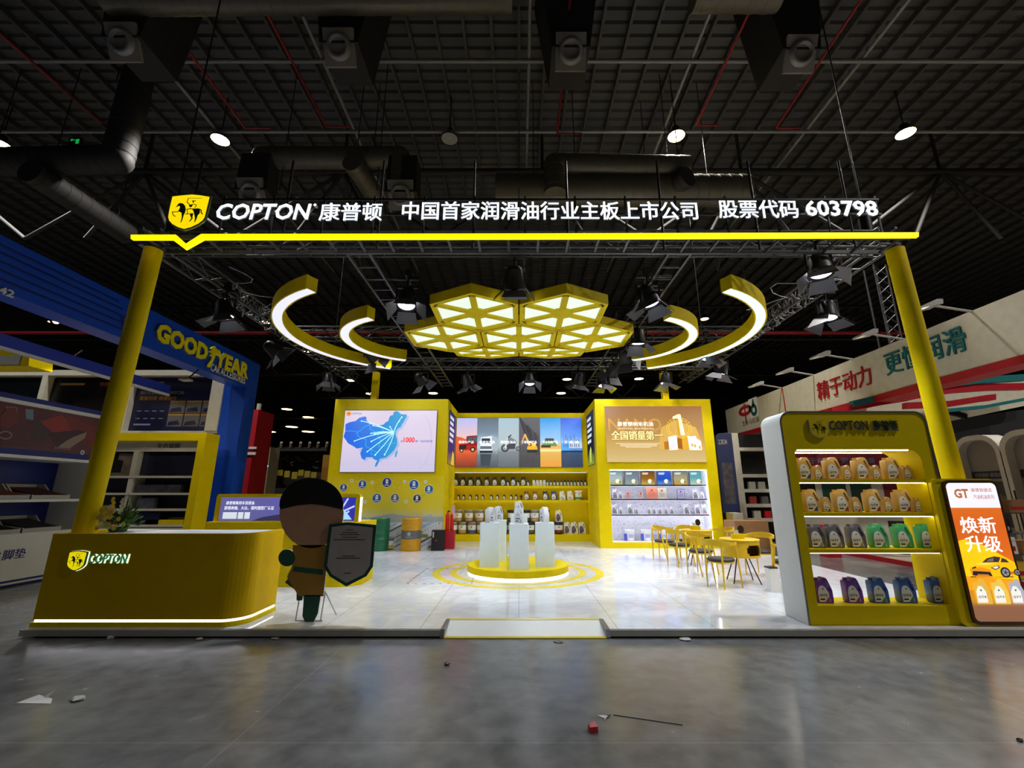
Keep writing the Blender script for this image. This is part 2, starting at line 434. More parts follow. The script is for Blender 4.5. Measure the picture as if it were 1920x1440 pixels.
duct([dpt(-60, 305, DZ), e0, (e0[0], e0[1], CZ - .3)], .4, DUCD, 'fat spiral air duct at the left side of the hall roof')
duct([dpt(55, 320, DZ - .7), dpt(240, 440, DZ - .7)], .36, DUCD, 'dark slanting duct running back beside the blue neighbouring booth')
duct([dpt(200, 2, DZ + 1.5), dpt(960, -2, DZ + 1.5)], .3, DUCT, 'pale air duct grazing the top edge of the view')
duct([dpt(1300, -8, DZ + 1.2), dpt(1460, -8, DZ + 1.2)], .33, DUCT, 'short pale duct end at the top edge above the hall')
# air nozzles: dark drop boxes with a pale square plate and round mouth
NOZ = mat('nozzle_plate', (150, 142, 134), .5)
for i, (px, py) in enumerate(((232, 80), (637, 90), (1070, 98), (1500, 102), (472, 362), (752, 366))):
    z = EYE + (10.2 if i < 4 else 8.2); a = atz(px, py, z); t = thing('air_nozzle', ORD[i] + ' from the left of the near row of square ceiling air nozzles' if i < 4 else 'square air nozzle under the %s end of the level duct above the lit name' % ('left', 'right')[i - 4], 'air nozzle', (a[0], a[1], z), 'ceiling air nozzles')
    MB().ex([(-.45, 0), (.45, 0), (.8 if i < 4 else .4, 2.6 if i < 4 else 1.2), (-.8 if i < 4 else -.4, 2.6 if i < 4 else 1.2)], -.5 + .25, .9 if i < 4 else .3, DUCD).build('drop_box', t, local=True).location = (0, .15, .05)
    M = Matrix.Rotation(R(28), 4, 'X')
    MB().box(-.36, .36, -.04, .04, -.4, .4, NOZ, M).build('plate', t, local=True)
    q = MB(); q.lathe([(.3, 0), (.27, .08), (.2, .12), (.2, -.1), (.001, -.1)], PIPE, 20, M=M @ Matrix.Translation((0, -.05, 0)) @ Matrix.Rotation(R(90), 4, 'X')); q.build('mouth', t, local=True)
# roof lattice truss (diagonal bracing) behind the lettering
q = MB(); zt, zb, yy = EYE + 11.3, EYE + 8.6, 13.7
TR2 = mat('roof_truss_steel', (38, 37, 36), .7, 0)
for k in range(-4, 5):
    x0 = .85 + 7.2 * k
    for dx in (-3.6, -1.5, 1.5, 3.6): q.tube((x0, yy, zt), (x0 + dx, yy, zb), .07, TR2, 6)
    q.tube((x0, yy, zt), (x0, yy + 2.6, zb + .2), .06, TR2, 6).tube((x0, yy, zt), (x0, yy, CZ - .3), .06, TR2, 6)
q.tube((-30, yy, zt), (31, yy, zt), .13, TR2, 8)
tag(q.build('roof_truss', org=(0, yy, zb)), 'dark steel lattice truss with diagonal braces crossing the hall roof', 'roof truss')
for k, (yy, zz) in enumerate(((24, 8.6), (32, 8.6), (42, 9), (54, 9), (68, 9.4))):
    q = MB()
    for x0 in range(-32, 34, 4):
        q.tube((x0, yy, EYE + zz + 2), (x0 + 2, yy, EYE + zz), .06, TR2, 5).tube((x0 + 2, yy, EYE + zz), (x0 + 4, yy, EYE + zz + 2), .06, TR2, 5)
    q.tube((-34, yy, EYE + zz), (36, yy, EYE + zz), .1, TR2, 6).tube((-34, yy, EYE + zz + 2), (36, yy, EYE + zz + 2), .1, TR2, 6)
    tag(q.build('roof_truss', org=(0, yy, EYE + zz)), ORD[k + 1] + ' dark steel roof truss counted from the front of the hall', 'roof truss')
pipe('fire_main', (-30, 19.5, EYE + 7.3), (30, 19.5, EYE + 7.3), .09, SPR, 'long dark red fire main crossing behind the lighting truss', 'pipe')
# green exit pictogram hung in the roof, far left
EXG = mat('exit_green', (20, 210, 90), emit=.5, noise=0)
a = at(140, 265, 13.5); t = MB().box(a[0] - .22, a[0] + .22, 13.5, 13.56, a[1] - .16, a[1] + .16, BLK)
t.P([(a[0] - .18, a[1] + .06), (a[0] - .1, a[1] + .13), (a[0] - .1, a[1] + .08), (a[0] + .02, a[1] + .08), (a[0] + .02, a[1] + .04), (a[0] - .1, a[1] + .04), (a[0] - .1, a[1] - .01)], EXG, 13.5, 1)
t.Q(a[0] + .04, a[1] - .1, a[0] + .16, a[1] + .1, EXG, 13.5, 1)
t.tube((a[0], 13.53, a[1] + .16), (a[0], 13.53, CZ - .08), .012, BLK, 6)
tag(t.build('exit_sign', org=(a[0], 13.5, a[1])), 'small green arrow exit sign hanging high in the roof', 'exit sign')

def light(name, kind, loc, energy, color=(1, 1, 1), parent=None, **kw):
    d = bpy.data.lights.new(name, kind); d.energy = energy; d.color = color
    for k, v in kw.items(): setattr(d, k, v)
    o = bpy.data.objects.new(name, d); COL.objects.link(o); o.location = loc; o.parent = parent
    return o
# high-bay lamps
def bay_proto():
    t = thing('high_bay_lamp', '', 'ceiling lamp')
    MB().lathe([(.02, .35), (.12, .33), (.14, .12), (.3, .02), (.3, -.02), (.27, 0)], BLK, 16).build('housing', t)
    MB().lathe([(.27, -.01), (.2, -.02), (.001, -.025)], BAY, 16).build('lens', t)
    MB().tube((0, 0, .34), (0, 0, 1.73), .02, BLK, 6).build('drop_rod', t)
    return t
bz = EYE + 11.5
near = [((413, 262), 'lit yellowish high-bay lamp above the shield sign'), ((1268, 255), 'lit yellowish high-bay lamp above the middle characters of the sign'),
        ((1698, 250), 'lit yellowish high-bay lamp above the right column'), ((0, 270), 'lit yellowish high-bay lamp at the extreme left of the roof')]
b0 = None; lit = []
for (p, lb) in near:
    a = atz(*p, bz)
    if b0 is None: b0 = bay_proto(); o = b0; o.location = (*a, bz); o['label'] = lb
    else: o = dup(b0, (*a, bz), 0, lb)
    o['group'] = 'near ceiling lamps'; lit.append(o)
a = atz(843, 260, bz); o = dup(b0, (*a, bz), 0, 'unlit grey high-bay lamp between the lit ones in the roof', 'near ceiling lamps')
for ch in o.children:
    if ch.name.startswith('lens'): ch.data = ch.data.copy(); ch.data.materials[0] = LGR
far = [(498, 604), (576, 658), (656, 713), (695, 738), (812, 737), (538, 767), (1052, 737), (1063, 711), (1198, 710), (1321, 598), (462, 739), (578, 782), (547, 800), (505, 809), (578, 809), (488, 782), (100, 604)]
for p in far:
    s_ = max(.9, atz(*p, EYE + 12)[1] / 30); zz = CZ - .07 - 1.73 * s_; a = atz(*p, zz)
    o = dup(b0, (*a, zz), 0, 'small bright high-bay lamp far back under the dark hall roof', 'distant ceiling lamps'); o.scale = (s_, s_, s_)
for o in lit: light('bay_light', 'SPOT', (0, 0, -.1), BAY_W, (1, .96, .9), o, spot_size=R(136), spot_blend=.6, shadow_soft_size=.25)
# added unseen lamps: two extend the lit row, the rest are fill
for (x, y, k) in ((-24, 12, 1), (24, 12, 1), (13, 2, 1.0), (22, 4, .9), (-20, 5, .4), (4, -12, .5)):
    light('fill_light_beyond', 'SPOT', (x, y, bz), BAY_W * k, (1, .97, .92), None, spot_size=R(136), spot_blend=.6, shadow_soft_size=.25)

# ---------------------------------------------------------------- booth platform, ramp, floor rings
FY = 5.92
pl = MB()
PX0, PX1 = -6.0, 6.75
pl.ex([(PX0, FY), (-.95, FY), (-.95, 6.36), (1.1, 6.36), (1.1, FY), (PX1, FY), (PX1, 17.4), (PX0, 17.4)], .03, ZP, TILE, 'z')
platform = struct(pl.build('platform'))
q = MB()
for (a, b) in ((PX0 - .02, -.95), (1.1, PX1 + .02)): q.box(a, b, FY - .025, FY, .022, .092, LGR)
q.box(PX0 - .02, PX0, FY, 17.4, .022, .092, ALU).box(PX1, PX1 + .02, FY, 17.4, .022, .092, GRY)
struct(q.build('edge_trim', platform))
q = MB().box(PX0 + .1, -1.0, FY + .06, 17.3, 0, .03, DRK).box(1.15, PX1 - .1, FY + .06, 17.3, 0, .03, DRK)  # dark boxes stand in for the shaded gap under the slab
struct(q.build('gap_shade_fill', platform))
RC = (-.02, 10.0)
for i, (r0, r1) in enumerate(((1.28, 1.42), (1.62, 1.78))):
    q = MB().ring([(RC[0] + a, RC[1] + b) for a, b in circ(0, 0, r1, 72)], [(RC[0] + a, RC[1] + b) for a, b in circ(0, 0, r0, 72)], ZP + .002, ZP - .01, YELD, YELD, YELD, 'z')
    struct(q.build('floor_ring', platform))
q = MB(); TAPE = mat('warning_tape', (60, 52, 20), .5)
pts = [atz(800, 1066, ZP), atz(762, 1095, ZP), atz(884, 1094, ZP), atz(893, 1066, ZP)]
for a, b in ((pts[0], pts[1]), (pts[1], pts[2]), (pts[2], pts[3]), (pts[0], pts[3])):
    a, b = Vector((*a, ZP)), Vector((*b, ZP)); k = int((b - a).length / .07); d = (b - a).normalized()
    for i in range(k):
        if i % 2: continue
        p = a.lerp(b, i / k); M = Matrix.Translation(p) @ Matrix.Rotation(math.atan2(d.y, d.x), 4, 'Z')
        q.box(0, .05, -.012, .012, -.01, .0025, TAPE, M)
struct(q.build('dashed_floor_marking', platform))
t = thing('ramp', 'short white entrance ramp with yellow edge strips let into the platform front', 'ramp', (.07, 5.9, 0))
MB().ex([(5.88, 0), (5.88, .012), (6.36, ZP - .004), (6.36, 0)], -.9, 1.05, WHT, 'x').build('slope', t)
for (ya, za, yb, zb) in ((5.875, .013, 5.91, .022), (6.33, .094, 6.365, .102)):
    MB().ex([(ya, za - .02), (ya, za), (yb, zb), (yb, zb - .02)], -.9, 1.05, YELD, 'x').build('edge_strip', t)
for x in (-.95, 1.05):
    MB().ex([(5.88, 0), (5.88, .02), (FY, .094), (6.36, .101), (6.36, 0)], x, x + .05, GRY, 'x').build('cheek', t)

# ---------------------------------------------------------------- columns, header sign
for sx, lb in ((-1, 'tall round yellow column at the left corner behind the counter'), (1, 'tall round yellow column at the right behind the lit light box')):
    CYY = 6.3; x = at(153, 1000, CYY)[0] if sx < 0 else at(1790, 880, CYY)[0]; xt = at(289, 464, CYY)[0] if sx < 0 else at(1676, 462, CYY)[0]
    c = thing('column', lb, 'column', (x, CYY, ZP), 'yellow columns')
    MB().tube((x, CYY, ZP), (xt, CYY, 5.44), .125, YEL, 32).build('shaft', c)
    MB().box(x - .17, x + .17, CYY - .17, CYY + .17, ZP, ZP + .012, YEL).build('base_plate', c)
SY = 5.9
sg = thing('header_sign', 'lit white lettering and yellow shield on a glowing yellow beam high over the booth front', 'sign', (0, SY, 5.4))
bm = [(245, 440), (329, 439.8), (348, 457), (377, 438.5), (1000, 437.5), (1723, 435.5), (1723, 443.5), (1000, 446), (380, 447.5), (346, 466.5), (321, 447.8), (245, 447.8)]
MB().ex([at(*p, SY) for p in bm], SY, SY + .05, LEDY).build('lit_beam', sg)
q = MB()
for yy in (SY + .08, 6.4):
    q.box(-5.8, 5.95, yy, yy + .04, 5.44, 5.5, TRS)
for i in range(26): q.box(-5.7 + i * .46, -5.665 + i * .46, SY + .1, 6.4, 5.45, 5.48, TRS)
for i in range(8): q.tube((-5.4 + i * 1.55, 6.42, 5.46), (-5.4 + i * 1.55, 6.42, 7.2), .02, BLK, 6)
q.build('ladder_frame', sg)
q = MB()
q.box(-4.6, 5.6, SY + .09, SY + .12, 5.86, 5.89, BLK).box(-4.6, 5.6, SY + .09, SY + .12, 6.12, 6.15, BLK)
for i in range(14): q.box(-4.6 + i * .78, -4.575 + i * .78, SY + .1, SY + .125, 5.48, 6.2, BLK)
q.build('letter_rails', sg)
LSD = mat('letter_side', (150, 160, 175), emit=.3, noise=0)
def word(body, x0, y0, x1, y1, bold, name='lettering', shear=0.):
    bold = bold if ord(body[0]) < 256 else .022
    b = bxp(x0, y0, x1, y1, SY); MB().T(body, *b, LET, SY + .03, 0, bold, .022, shear, LSD).build(name, sg)
word('COPTON', 405, 381, 582, 411, .022, 'latin_lettering', .12)
q = MB(); a = at(590.5, 384, SY); q.ex(circ(*a, .022, 14), SY, SY + .06, LET, 'y', LSD); q.build('trade_dot', sg)
word('康普顿', 599, 379.5, 716, 413, .018, 'name_lettering')
word('中国首家润滑油行业主板上市公司', 754, 377, 1308, 411, .018, 'slogan_lettering')
word('股票代码', 1348, 374.5, 1497, 408, .018, 'stock_lettering')
word('603798', 1511, 375, 1646, 404.5, .022, 'numerals')
SHF = mat('shield_yellow_lit', (255, 222, 8), emit=1.0, noise=0); SHG = mat('shield_green', (24, 120, 70), .4)
SHB = mat('shield_rim', (130, 150, 110), .35, .3)
q = MB(); b = at(349, 434, SY); tp = at(355, 365, SY); shield(q, (b[0] + tp[0]) / 2 + .02, b[1], tp[1] - b[1], SY, SHB, SHF, SHG, .03); q.build('shield_badge', sg)

# ---------------------------------------------------------------- booth back walls
wl = struct(MB().box(-5.95, -2.3, 14.06, 16.9, ZP, 4.67, YEL).build('wall_left'))
NI = mat('niche_white', (236, 236, 244), .35)
q = MB()
q.box(2.45, 2.82, 14.06, 16.9, ZP, 4.67, YEL).box(5.86, 6.2, 14.06, 16.9, ZP, 4.67, YEL).box(2.82, 5.86, 14.06, 16.9, 2.43, 4.67, YEL)
q.box(2.82, 5.86, 14.06, 16.9, ZP, .27, YEL).box(2.82, 5.86, 14.6, 16.9, .27, 2.43, YEL)
wr = struct(q.build('wall_right'))
q = MB()
q.box(2.82, 5.86, 14.58, 14.6, .27, 2.43, NI).box(2.82, 2.835, 14.08, 14.6, .27, 2.43, NI).box(5.845, 5.86, 14.08, 14.6, .27, 2.43, NI).box(2.82, 5.86, 14.08, 14.6, .27, .285, NI).box(2.82, 5.86, 14.08, 14.6, 2.415, 2.43, NI)
struct(q.build('niche_lining', wr))
for z in (1.53, 1.07, 1.955):
    struct(MB().box(2.835, 5.845, 14.12, 14.58, z - .03, z, NI).box(2.835, 5.845, 14.12, 14.135, z - .045, z, NI).build('niche_shelf', wr))
q = MB().box(5.82, 5.845, 14.07, 14.085, .3, 2.41, LEDN).box(2.84, 5.84, 14.075, 14.09, 2.395, 2.412, LEDN)
for z in (1.5, 1.04, 1.925): q.box(2.85, 5.83, 14.14, 14.165, z - .012, z - .002, LEDN)
struct(q.build('led_strip', wr))
q = MB()
q.box(-2.35, 2.45, 16.05, 16.9, 2.42, 4.57, YEL).box(-2.35, 2.45, 16.0, 16.9, ZP, .33, YEL).box(-2.35, 2.45, 16.5, 16.9, .33, 2.42, YEL)
wb = struct(q.build('wall_back'))
for z in (1.96, 1.47):
    struct(MB().box(-2.3, 2.45, 16.06, 16.5, z - .05, z, YEL).box(-2.3, 2.45, 16.05, 16.07, z - .085, z, YEL).build('alcove_shelf', wb))  # front lip added to hide the strip behind it
    
q = MB().box(-2.28, 2.4, 16.055, 16.062, 2.415, 2.42, LEDS)
for z in (1.91, 1.42): q.box(-2.28, 2.4, 16.085, 16.1, z - .014, z - .001, LED)  # unseen strips added under the shelves, hidden behind the lip
struct(q.build('led_strip', wb))
for x, lb in ((-4.87, 'square yellow post rising from the map screen wall'), (4.93, 'square yellow post rising from the award poster wall')):
    tag(MB().box(x - .1, x + .1, 14.5, 14.7, 4.67, 5.72, YEL).build('post', org=(x, 14.6, 4.67)), lb, 'post')

# ---- map screen on the left wall
def mapscreen():
    y = 14.05; u0, u1, v0, v1 = -5.58, -2.63, 2.345, 4.285
    t = thing('led_screen', 'big lit screen with a blue map on pale lilac, on the left yellow wall', 'screen', (-4.1, 14.04, 2.345))
    MB().box(u0 - .01, u1 + .01, y - .03, y, v0 - .01, v1 + .01, BLK).build('screen_frame', t)
    y -= .031
    q = MB(); Wd, H = u1 - u0, v1 - v0
    q.Q(u0, v0, u1, v1, grad('map_bg', [(0, (196, 196, 232)), (.6, (206, 196, 226)), (1, (222, 206, 228))], 2, -1, 1, 1.0), y, 0)
    gl = pmat((188, 186, 216), 1.0)
    for i in range(9): q.Ln([(u0 + Wd * (.42 + .065 * i), v0 + .02), (u0 + Wd * (.42 + .065 * i), v1 - .02)], .006, gl, y, 1)
    for i in range(9): q.Ln([(u0 + .02, v0 + H * (.08 + .1 * i)), (u1 - .02, v0 + H * (.08 + .1 * i))], .006, gl, y, 1)
    q.Ln([(u0 + Wd * .8 + .45 * math.sin(a) , v0 + H * .5 + .9 * math.cos(a)) for a in [R(k) for k in range(20, 165, 12)]], .008, pmat((150, 150, 190), 1.0), y, 1)
    def f(p):
        tt = (p[1] - 240) / 922; xl, xr = 228 - 88 * tt, 1600 - 38 * tt
        return u0 + (p[0] - xl) / (xr - xl) * Wd, v1 - tt * H
    MAP = [(520, 330), (545, 345), (540, 390), (585, 430), (580, 445), (660, 460), (740, 468), (800, 455), (830, 420), (870, 400), (885, 350), (900, 320), (940, 310), (950, 265), (985, 248), (1025, 258), (1045, 290), (1100, 300), (1150, 300), (1140, 345), (1115, 385), (1095, 425), (1075, 450), (1060, 490), (1010, 520), (985, 555), (975, 600), (1000, 680), (1005, 750), (960, 840), (900, 900), (840, 950), (740, 970), (735, 1000), (650, 975), (640, 945), (540, 945), (510, 990), (470, 960), (450, 890), (490, 800), (400, 820), (360, 790), (270, 740), (200, 640), (225, 560), (230, 450), (290, 420), (380, 400), (440, 350)]
    mb = grad('map_blue', [(0, (0, 90, 224)), (.35, (0, 116, 224)), (.7, (6, 148, 214)), (1, (20, 150, 200))], 0, -1.4, .8, 1.0)
    q.P([f((p[0] + 30, p[1] + 22)) for p in MAP if p[0] > 900 or p[1] > 800], pmat((160, 172, 206), 1.0), y, 1.5)
    q.P([f(p) for p in MAP], mb, y, 2)
    q.P([f(p) for p in [(705, 1000), (735, 985), (730, 1020), (690, 1088), (670, 1080), (685, 1030)]], mb, y, 2)
    q.P([f(p) for p in [(1000, 850), (1015, 850), (985, 950), (970, 940), (975, 890)]], mb, y, 2)
    lc = pmat((70, 190, 236), 1.0)
    for l in ([(230, 560), (320, 550), (410, 570), (460, 545), (490, 505), (590, 455)], [(410, 570), (405, 620), (470, 665), (540, 680), (530, 780), (620, 830), (700, 880)], [(590, 455), (600, 530), (660, 560), (720, 620), (760, 700), (720, 790)], [(760, 470), (800, 560), (900, 600)], [(720, 790), (820, 780), (900, 730), (990, 740)], [(620, 830), (610, 900), (690, 930)]): q.Ln([f(p) for p in l], .012, lc, y, 3)
    hub = (955, 575); pc = pmat((180, 236, 250), 1.2)
    for e in ((470, 402), (895, 488), (1035, 400), (1075, 340), (612, 590), (660, 600), (365, 705), (615, 712), (555, 865), (675, 912), (815, 910), (640, 470)):
        m = ((e[0] + hub[0]) / 2 + (e[1] - hub[1]) * .12, (e[1] + hub[1]) / 2 - abs(e[0] - hub[0]) * .10)
        c = [((1 - s) ** 2 * e[0] + 2 * s * (1 - s) * m[0] + s * s * hub[0], (1 - s) ** 2 * e[1] + 2 * s * (1 - s) * m[1] + s * s * hub[1]) for s in [i / 8 for i in range(9)]]
        q.Ln([f(p) for p in c], .02, pc, y, 4); q.D(*f(e), .022, pc, y, 4, 10)
    dk = pmat((30, 80, 170), 1.0)
    q.T('近', *f((1055, 725)), *f((1092, 690)), dk, y, 4, .02); q.T('1000', *f((1098, 728)), *f((1268, 648)), pmat((232, 30, 40), 1.0), y, 4, .03); q.T('家一站式换油', *f((1272, 725)), *f((1530, 690)), dk, y, 4, .02)
    b = f((275, 325)); shield(q, b[0], b[1], .145, y - .004, pmat((200, 90, 20), 1.0), pmat((250, 150, 30), 1.0), pmat((90, 40, 20), 1.0), .002)
    q.T('COPTON', *f((318, 303)), *f((472, 272)), pmat((90, 90, 110), 1.0), y, 4, .01)
    q.build('screen_face', t)
mapscreen()

# ---- printed mural below the screen
def mural():
    y = 14.058; u0, u1, v0, v1 = -5.94, -2.31, ZP + .005, 2.22
    t = MB(); K = (u0 + u1) / 2
    t.Q(u0, v0, u1, v1, grad('mural_bg', [(0, (214, 218, 224)), (.33, (214, 218, 216)), (.43, (212, 206, 150)), (.56, (222, 204, 50)), (1, (226, 200, 6))], 2, 0, 2.1, 0, .4, .05), y, 0)
    rail = mat('print_rail_dark', (76, 84, 100), .4); hill = mat('print_hill', (170, 178, 172), .4); tr = mat('print_train', (160, 184, 218), .4); pale = mat('print_pale', (226, 230, 234), .4); gr = mat('print_scrub', (128, 150, 70), .4)
    t.P([(u0, .95), (-5.2, 1.08), (-4.6, .98), (-3.9, 1.1), (-3.2, 1.0), (u1, 1.02), (u1, .86), (u0, .82)], hill, y, 1)
    rnd = random.Random(3)
    for i in range(16):
        x = u0 + .1 + i * .26; 
        a, b = (x, v0 + .02), (x + 1.35, .82)
        if b[0] > u1: f = (u1 - a[0]) / (b[0] - a[0]); b = (u1, a[1] + (b[1] - a[1]) * f)
        if f'{x}' and a[0] < u1: t.Ln([a, b], .02 + .03 * rnd.random(), (rail, pale, rail, tr)[i % 4], y, 2)
    for k, (x, z, w) in enumerate(((-3.2, .62, .9), (-2.9, .5, .55), (-3.5, .75, 1.0))):
        for j in range(6):
            a = x + j * w / 7; t.P([(a, z + j * .045), (min(u1, a + w / 8.5), z + (j + .8) * .045), (min(u1, a + w / 8.5), z + (j + .8) * .045 + .07), (a, z + j * .045 + .07)], (tr, pale, tr)[k], y, 3)
    t.P([(-4.35, .85), (-4.0, .78), (-3.9, .62), (-4.25, .6)], rail, y, 3); t.P([(-3.15, .52), (-2.75, .5), (-2.7, .4), (-3.05, .42)], gr, y, 3)
    wht = mat('print_white', (238, 238, 236), .4)
    blues = [(40, 76, 150), (36, 84, 160), (40, 54, 130), (60, 100, 160), (110, 110, 120), (30, 92, 170), (40, 110, 160), (30, 50, 70), (30, 40, 60)]
    C = [(540, 345, 46), (765, 307, 52), (1060, 285, 60), (938, 473, 58), (1155, 473, 56), (1384, 312, 62), (1563, 368, 56), (1420, 478, 52)]
    g = lambda x, yy: at(560 + x / 6.4, 860 + yy / 6.4, y)
    for i, (x, yy, r) in enumerate(C):
        u, v = g(x, yy); rr = r / 6.4 / 61.5
        t.D(u, v, rr, wht, y, 4); t.D(u, v, rr * .9, mat('print_disc%d' % i, blues[i], .4, noise=.4, scale=9), y, 5)
        t.Q(u - rr * .26, v - rr * .25, u + rr * .26, v + rr * .62, wht, y, 6); t.Q(u - rr * .45, v - rr * .6, u + rr * .45, v - rr * .45, wht, y, 6)
        t.Ln([(u - rr * .14, v + rr * .3), (u + rr * .14, v + rr * .3)], .02, mat('print_grey', (150, 150, 160), .4), y, 7)
    for (x, yy) in ((638, 262), (882, 285), (1272, 278), (1523, 278), (795, 518), (1290, 518)):
        u, v = g(x, yy); t.D(u, v, .052, wht, y, 4, 16); t.D(u, v, .022, mat('print_grey', (150, 150, 160), .4), y, 5, 8)
    for (a, b, c2) in (((945, 415), (915, 340), (960, 300)), ((1150, 415), (1190, 330), (1130, 290)), ((1180, 330), (1250, 285), (1270, 275)), ((1380, 415), (1360, 370), (1384, 340)), ((1420, 430), (1500, 450), (1540, 400))):
        t.Ln([g(*a), g(*b), g(*c2)], .008, mat('print_line', (190, 160, 20), .4), y, 3)
    tag(t.build('wall_mural', org=(K, 14.06, ZP)), 'yellow printed mural with round picture badges over a grey rail yard', 'mural')
mural()

# ---- six-picture light panel in the alcove
def sixpanel():
    y = 16.04; u0, u1, v0, v1 = -2.27, 2.28, 2.615, 4.375; w = (u1 - u0) / 6; H = v1 - v0
    t = thing('picture_light_panel', 'long lit panel of six pictures from red off-roader to blue refinery', 'light panel', (0, 16.04, 2.6))
    MB().box(u0 - .01, u1 + .01, y - .02, y + .01, v0 - .01, v1 + .01, GRY).build('panel_frame', t)
    y -= .021; e = 1.12
    G = [[(0, (120, 40, 24)), (.3, (214, 84, 40)), (.42, (222, 110, 70)), (.6, (228, 190, 190)), (1, (176, 184, 236))],
         [(0, (70, 78, 88)), (.25, (110, 120, 130)), (.4, (176, 200, 212)), (.7, (110, 132, 150)), (1, (92, 104, 116))],
         [(0, (90, 98, 104)), (.3, (120, 128, 134)), (.42, (176, 186, 190)), (1, (164, 190, 204))],
         [(0, (52, 48, 50)), (.5, (78, 76, 80)), (1, (96, 96, 104))],
         [(0, (226, 150, 40)), (.25, (222, 170, 70)), (.42, (230, 190, 130)), (.52, (150, 196, 236)), (1, (24, 150, 226))],
         [(0, (22, 44, 78)), (.27, (40, 66, 100)), (.33, (60, 130, 210)), (.5, (150, 190, 232)), (.62, (90, 150, 236)), (1, (16, 80, 214))]]
    NM = ['乘用车产品', '商用车产品', '摩托车油品', '工程机械产品', '农业机械产品', '工业油']
    for i in range(6):
        a = u0 + i * w; q = MB()
        q.Q(a + .004, v0, a + w - .004, v1, grad('pic%d' % i, G[i], 2, 0 if False else 0.015, 1.775, e, .3, .08 if i != 3 else .5), y, 0)
        I = lambda c, ee=e: pmat(c, ee)
        X = lambda u: a + u * w
        Z = lambda v: v0 + v * H
        def pg(pts, c, l=2): q.P([(X(p[0]), Z(p[1])) for p in pts], I(c), y, l)
        if i == 0:
            pg([(0, .62), (.25, .6), (.5, .55), (1, .5), (1, .28), (0, .28)], (206, 90, 50), 1)
            pg([(.5, .62), (.62, .63), (1, .64), (1, .44), (.45, .44)], (120, 30, 26)); pg([(.58, .6), (.75, .61), (.75, .5), (.52, .5)], (70, 84, 100), 3); pg([(.8, .61), (1, .61), (1, .5), (.8, .5)], (70, 84, 100), 3)
            pg([(.15, .46), (.5, .48), (1, .46), (1, .34), (.15, .34)], (160, 34, 26)); pg([(.15, .44), (.5, .45), (.5, .36), (.15, .36)], (40, 30, 32), 3)
            for (u, v, r) in ((.27, .33, .1), (.8, .35, .13)): q.D(X(u), Z(v), r * w * .95, I((40, 28, 26)), y, 4); q.D(X(u), Z(v), r * w * .5, I((200, 170, 140)), y, 5)
        elif i == 1:
            pg([(.18, .6), (.7, .63), (.72, .32), (.14, .32)], (212, 222, 228)); pg([(.22, .58), (.62, .58), (.64, .48), (.2, .48)], (44, 52, 60), 3); pg([(.7, .64), (1, .58), (1, .36), (.72, .34)], (150, 164, 174))
            pg([(.16, .42), (.7, .42), (.7, .36), (.15, .36)], (90, 100, 110), 3); pg([(.14, .33), (.74, .33), (.74, .28), (.14, .28)], (40, 44, 50), 3); pg([(.16, .26), (.7, .26), (.62, .02), (.2, .02)], (60, 68, 76), 1)
        elif i == 2:
            for (u, v, r) in ((.33, .38, .2), (.95, .37, .12)): q.D(X(u), Z(v), r * w * .9, I((32, 34, 38)), y, 3); q.D(X(u), Z(v), r * w * .6, I((130, 138, 142)), y, 4); q.D(X(u), Z(v), r * w * .2, I((40, 40, 44)), y, 5)
            pg([(.3, .38), (.42, .6), (.48, .6), (.38, .36)], (190, 196, 200), 6); pg([(.4, .58), (.6, .6), (.85, .54), (.9, .48), (.55, .46), (.42, .5)], (110, 116, 122), 5); pg([(.45, .46), (.85, .48), (.8, .36), (.5, .36)], (60, 64, 70), 5)
            pg([(.45, .6), (.62, .66), (.64, .64), (.5, .58)], (30, 32, 36), 6)
        elif i == 3:
            for k in range(9): pg([(max(0, -.1 + k * .13), 1 - k * .05), (min(1, .1 + k * .12), 1 - k * .05), (min(1, .5 + k * .1), .45 - k * .05 if k < 8 else .05), (min(1, .42 + k * .1), .42 - k * .05 if k < 8 else .04)], (62 + 9 * (k % 3), 60 + 9 * (k % 3), 66 + 8 * (k % 3)), 1)
            pg([(.4, .42), (.85, .42), (.88, .35), (.38, .35)], (226, 160, 40), 3); pg([(.35, .34), (.9, .34), (.85, .29), (.4, .29)], (44, 40, 40), 3); pg([(.6, .5), (.8, .48), (.8, .42), (.6, .42)], (236, 190, 90), 4)
            pg([(.45, .43), (.25, .66), (.3, .68), (.55, .44)], (222, 170, 90), 4); pg([(.26, .67), (.1, .5), (.14, .49), (.3, .63)], (210, 160, 90), 4); pg([(.06, .52), (.18, .52), (.16, .44), (.08, .44)], (120, 100, 80), 4)
        elif i == 4:
            pg([(0, .44), (1, .44), (1, .36), (0, .36)], (206, 160, 96), 1); pg([(0, .36), (1, .36), (1, .31), (0, .31)], (236, 200, 130), 1)
            pg([(.12, .5), (.75, .5), (.8, .42), (.1, .42)], (96, 130, 60), 3); pg([(.25, .58), (.65, .58), (.68, .5), (.22, .5)], (60, 66, 60), 3); pg([(.05, .44), (.5, .44), (.5, .39), (.05, .39)], (60, 50, 44), 4)
        else:
            pg([(0, .48), (.38, .48), (.38, .33), (0, .33)], (70, 150, 226), 2); pg([(.38, .5), (1, .5), (1, .38), (.38, .38)], (176, 186, 206), 2)
            for u, h in ((.12, .58), (.22, .66), (.3, .6), (.42, .64), (.5, .6), (.62, .66), (.7, .56), (.82, .58)): pg([(u, .4), (u + .035, .4), (u + .028, h), (u + .006, h)], (70, 84, 120), 3)
            pg([(0, .33), (1, .33), (1, .29), (0, .29)], (36, 44, 60), 3)
        q.T(NM[i], X(.12), Z(.475), X(.84), Z(.53), pmat((244, 246, 250), 1.3), y, 8, .02)
        q.build('picture', t)
sixpanel()

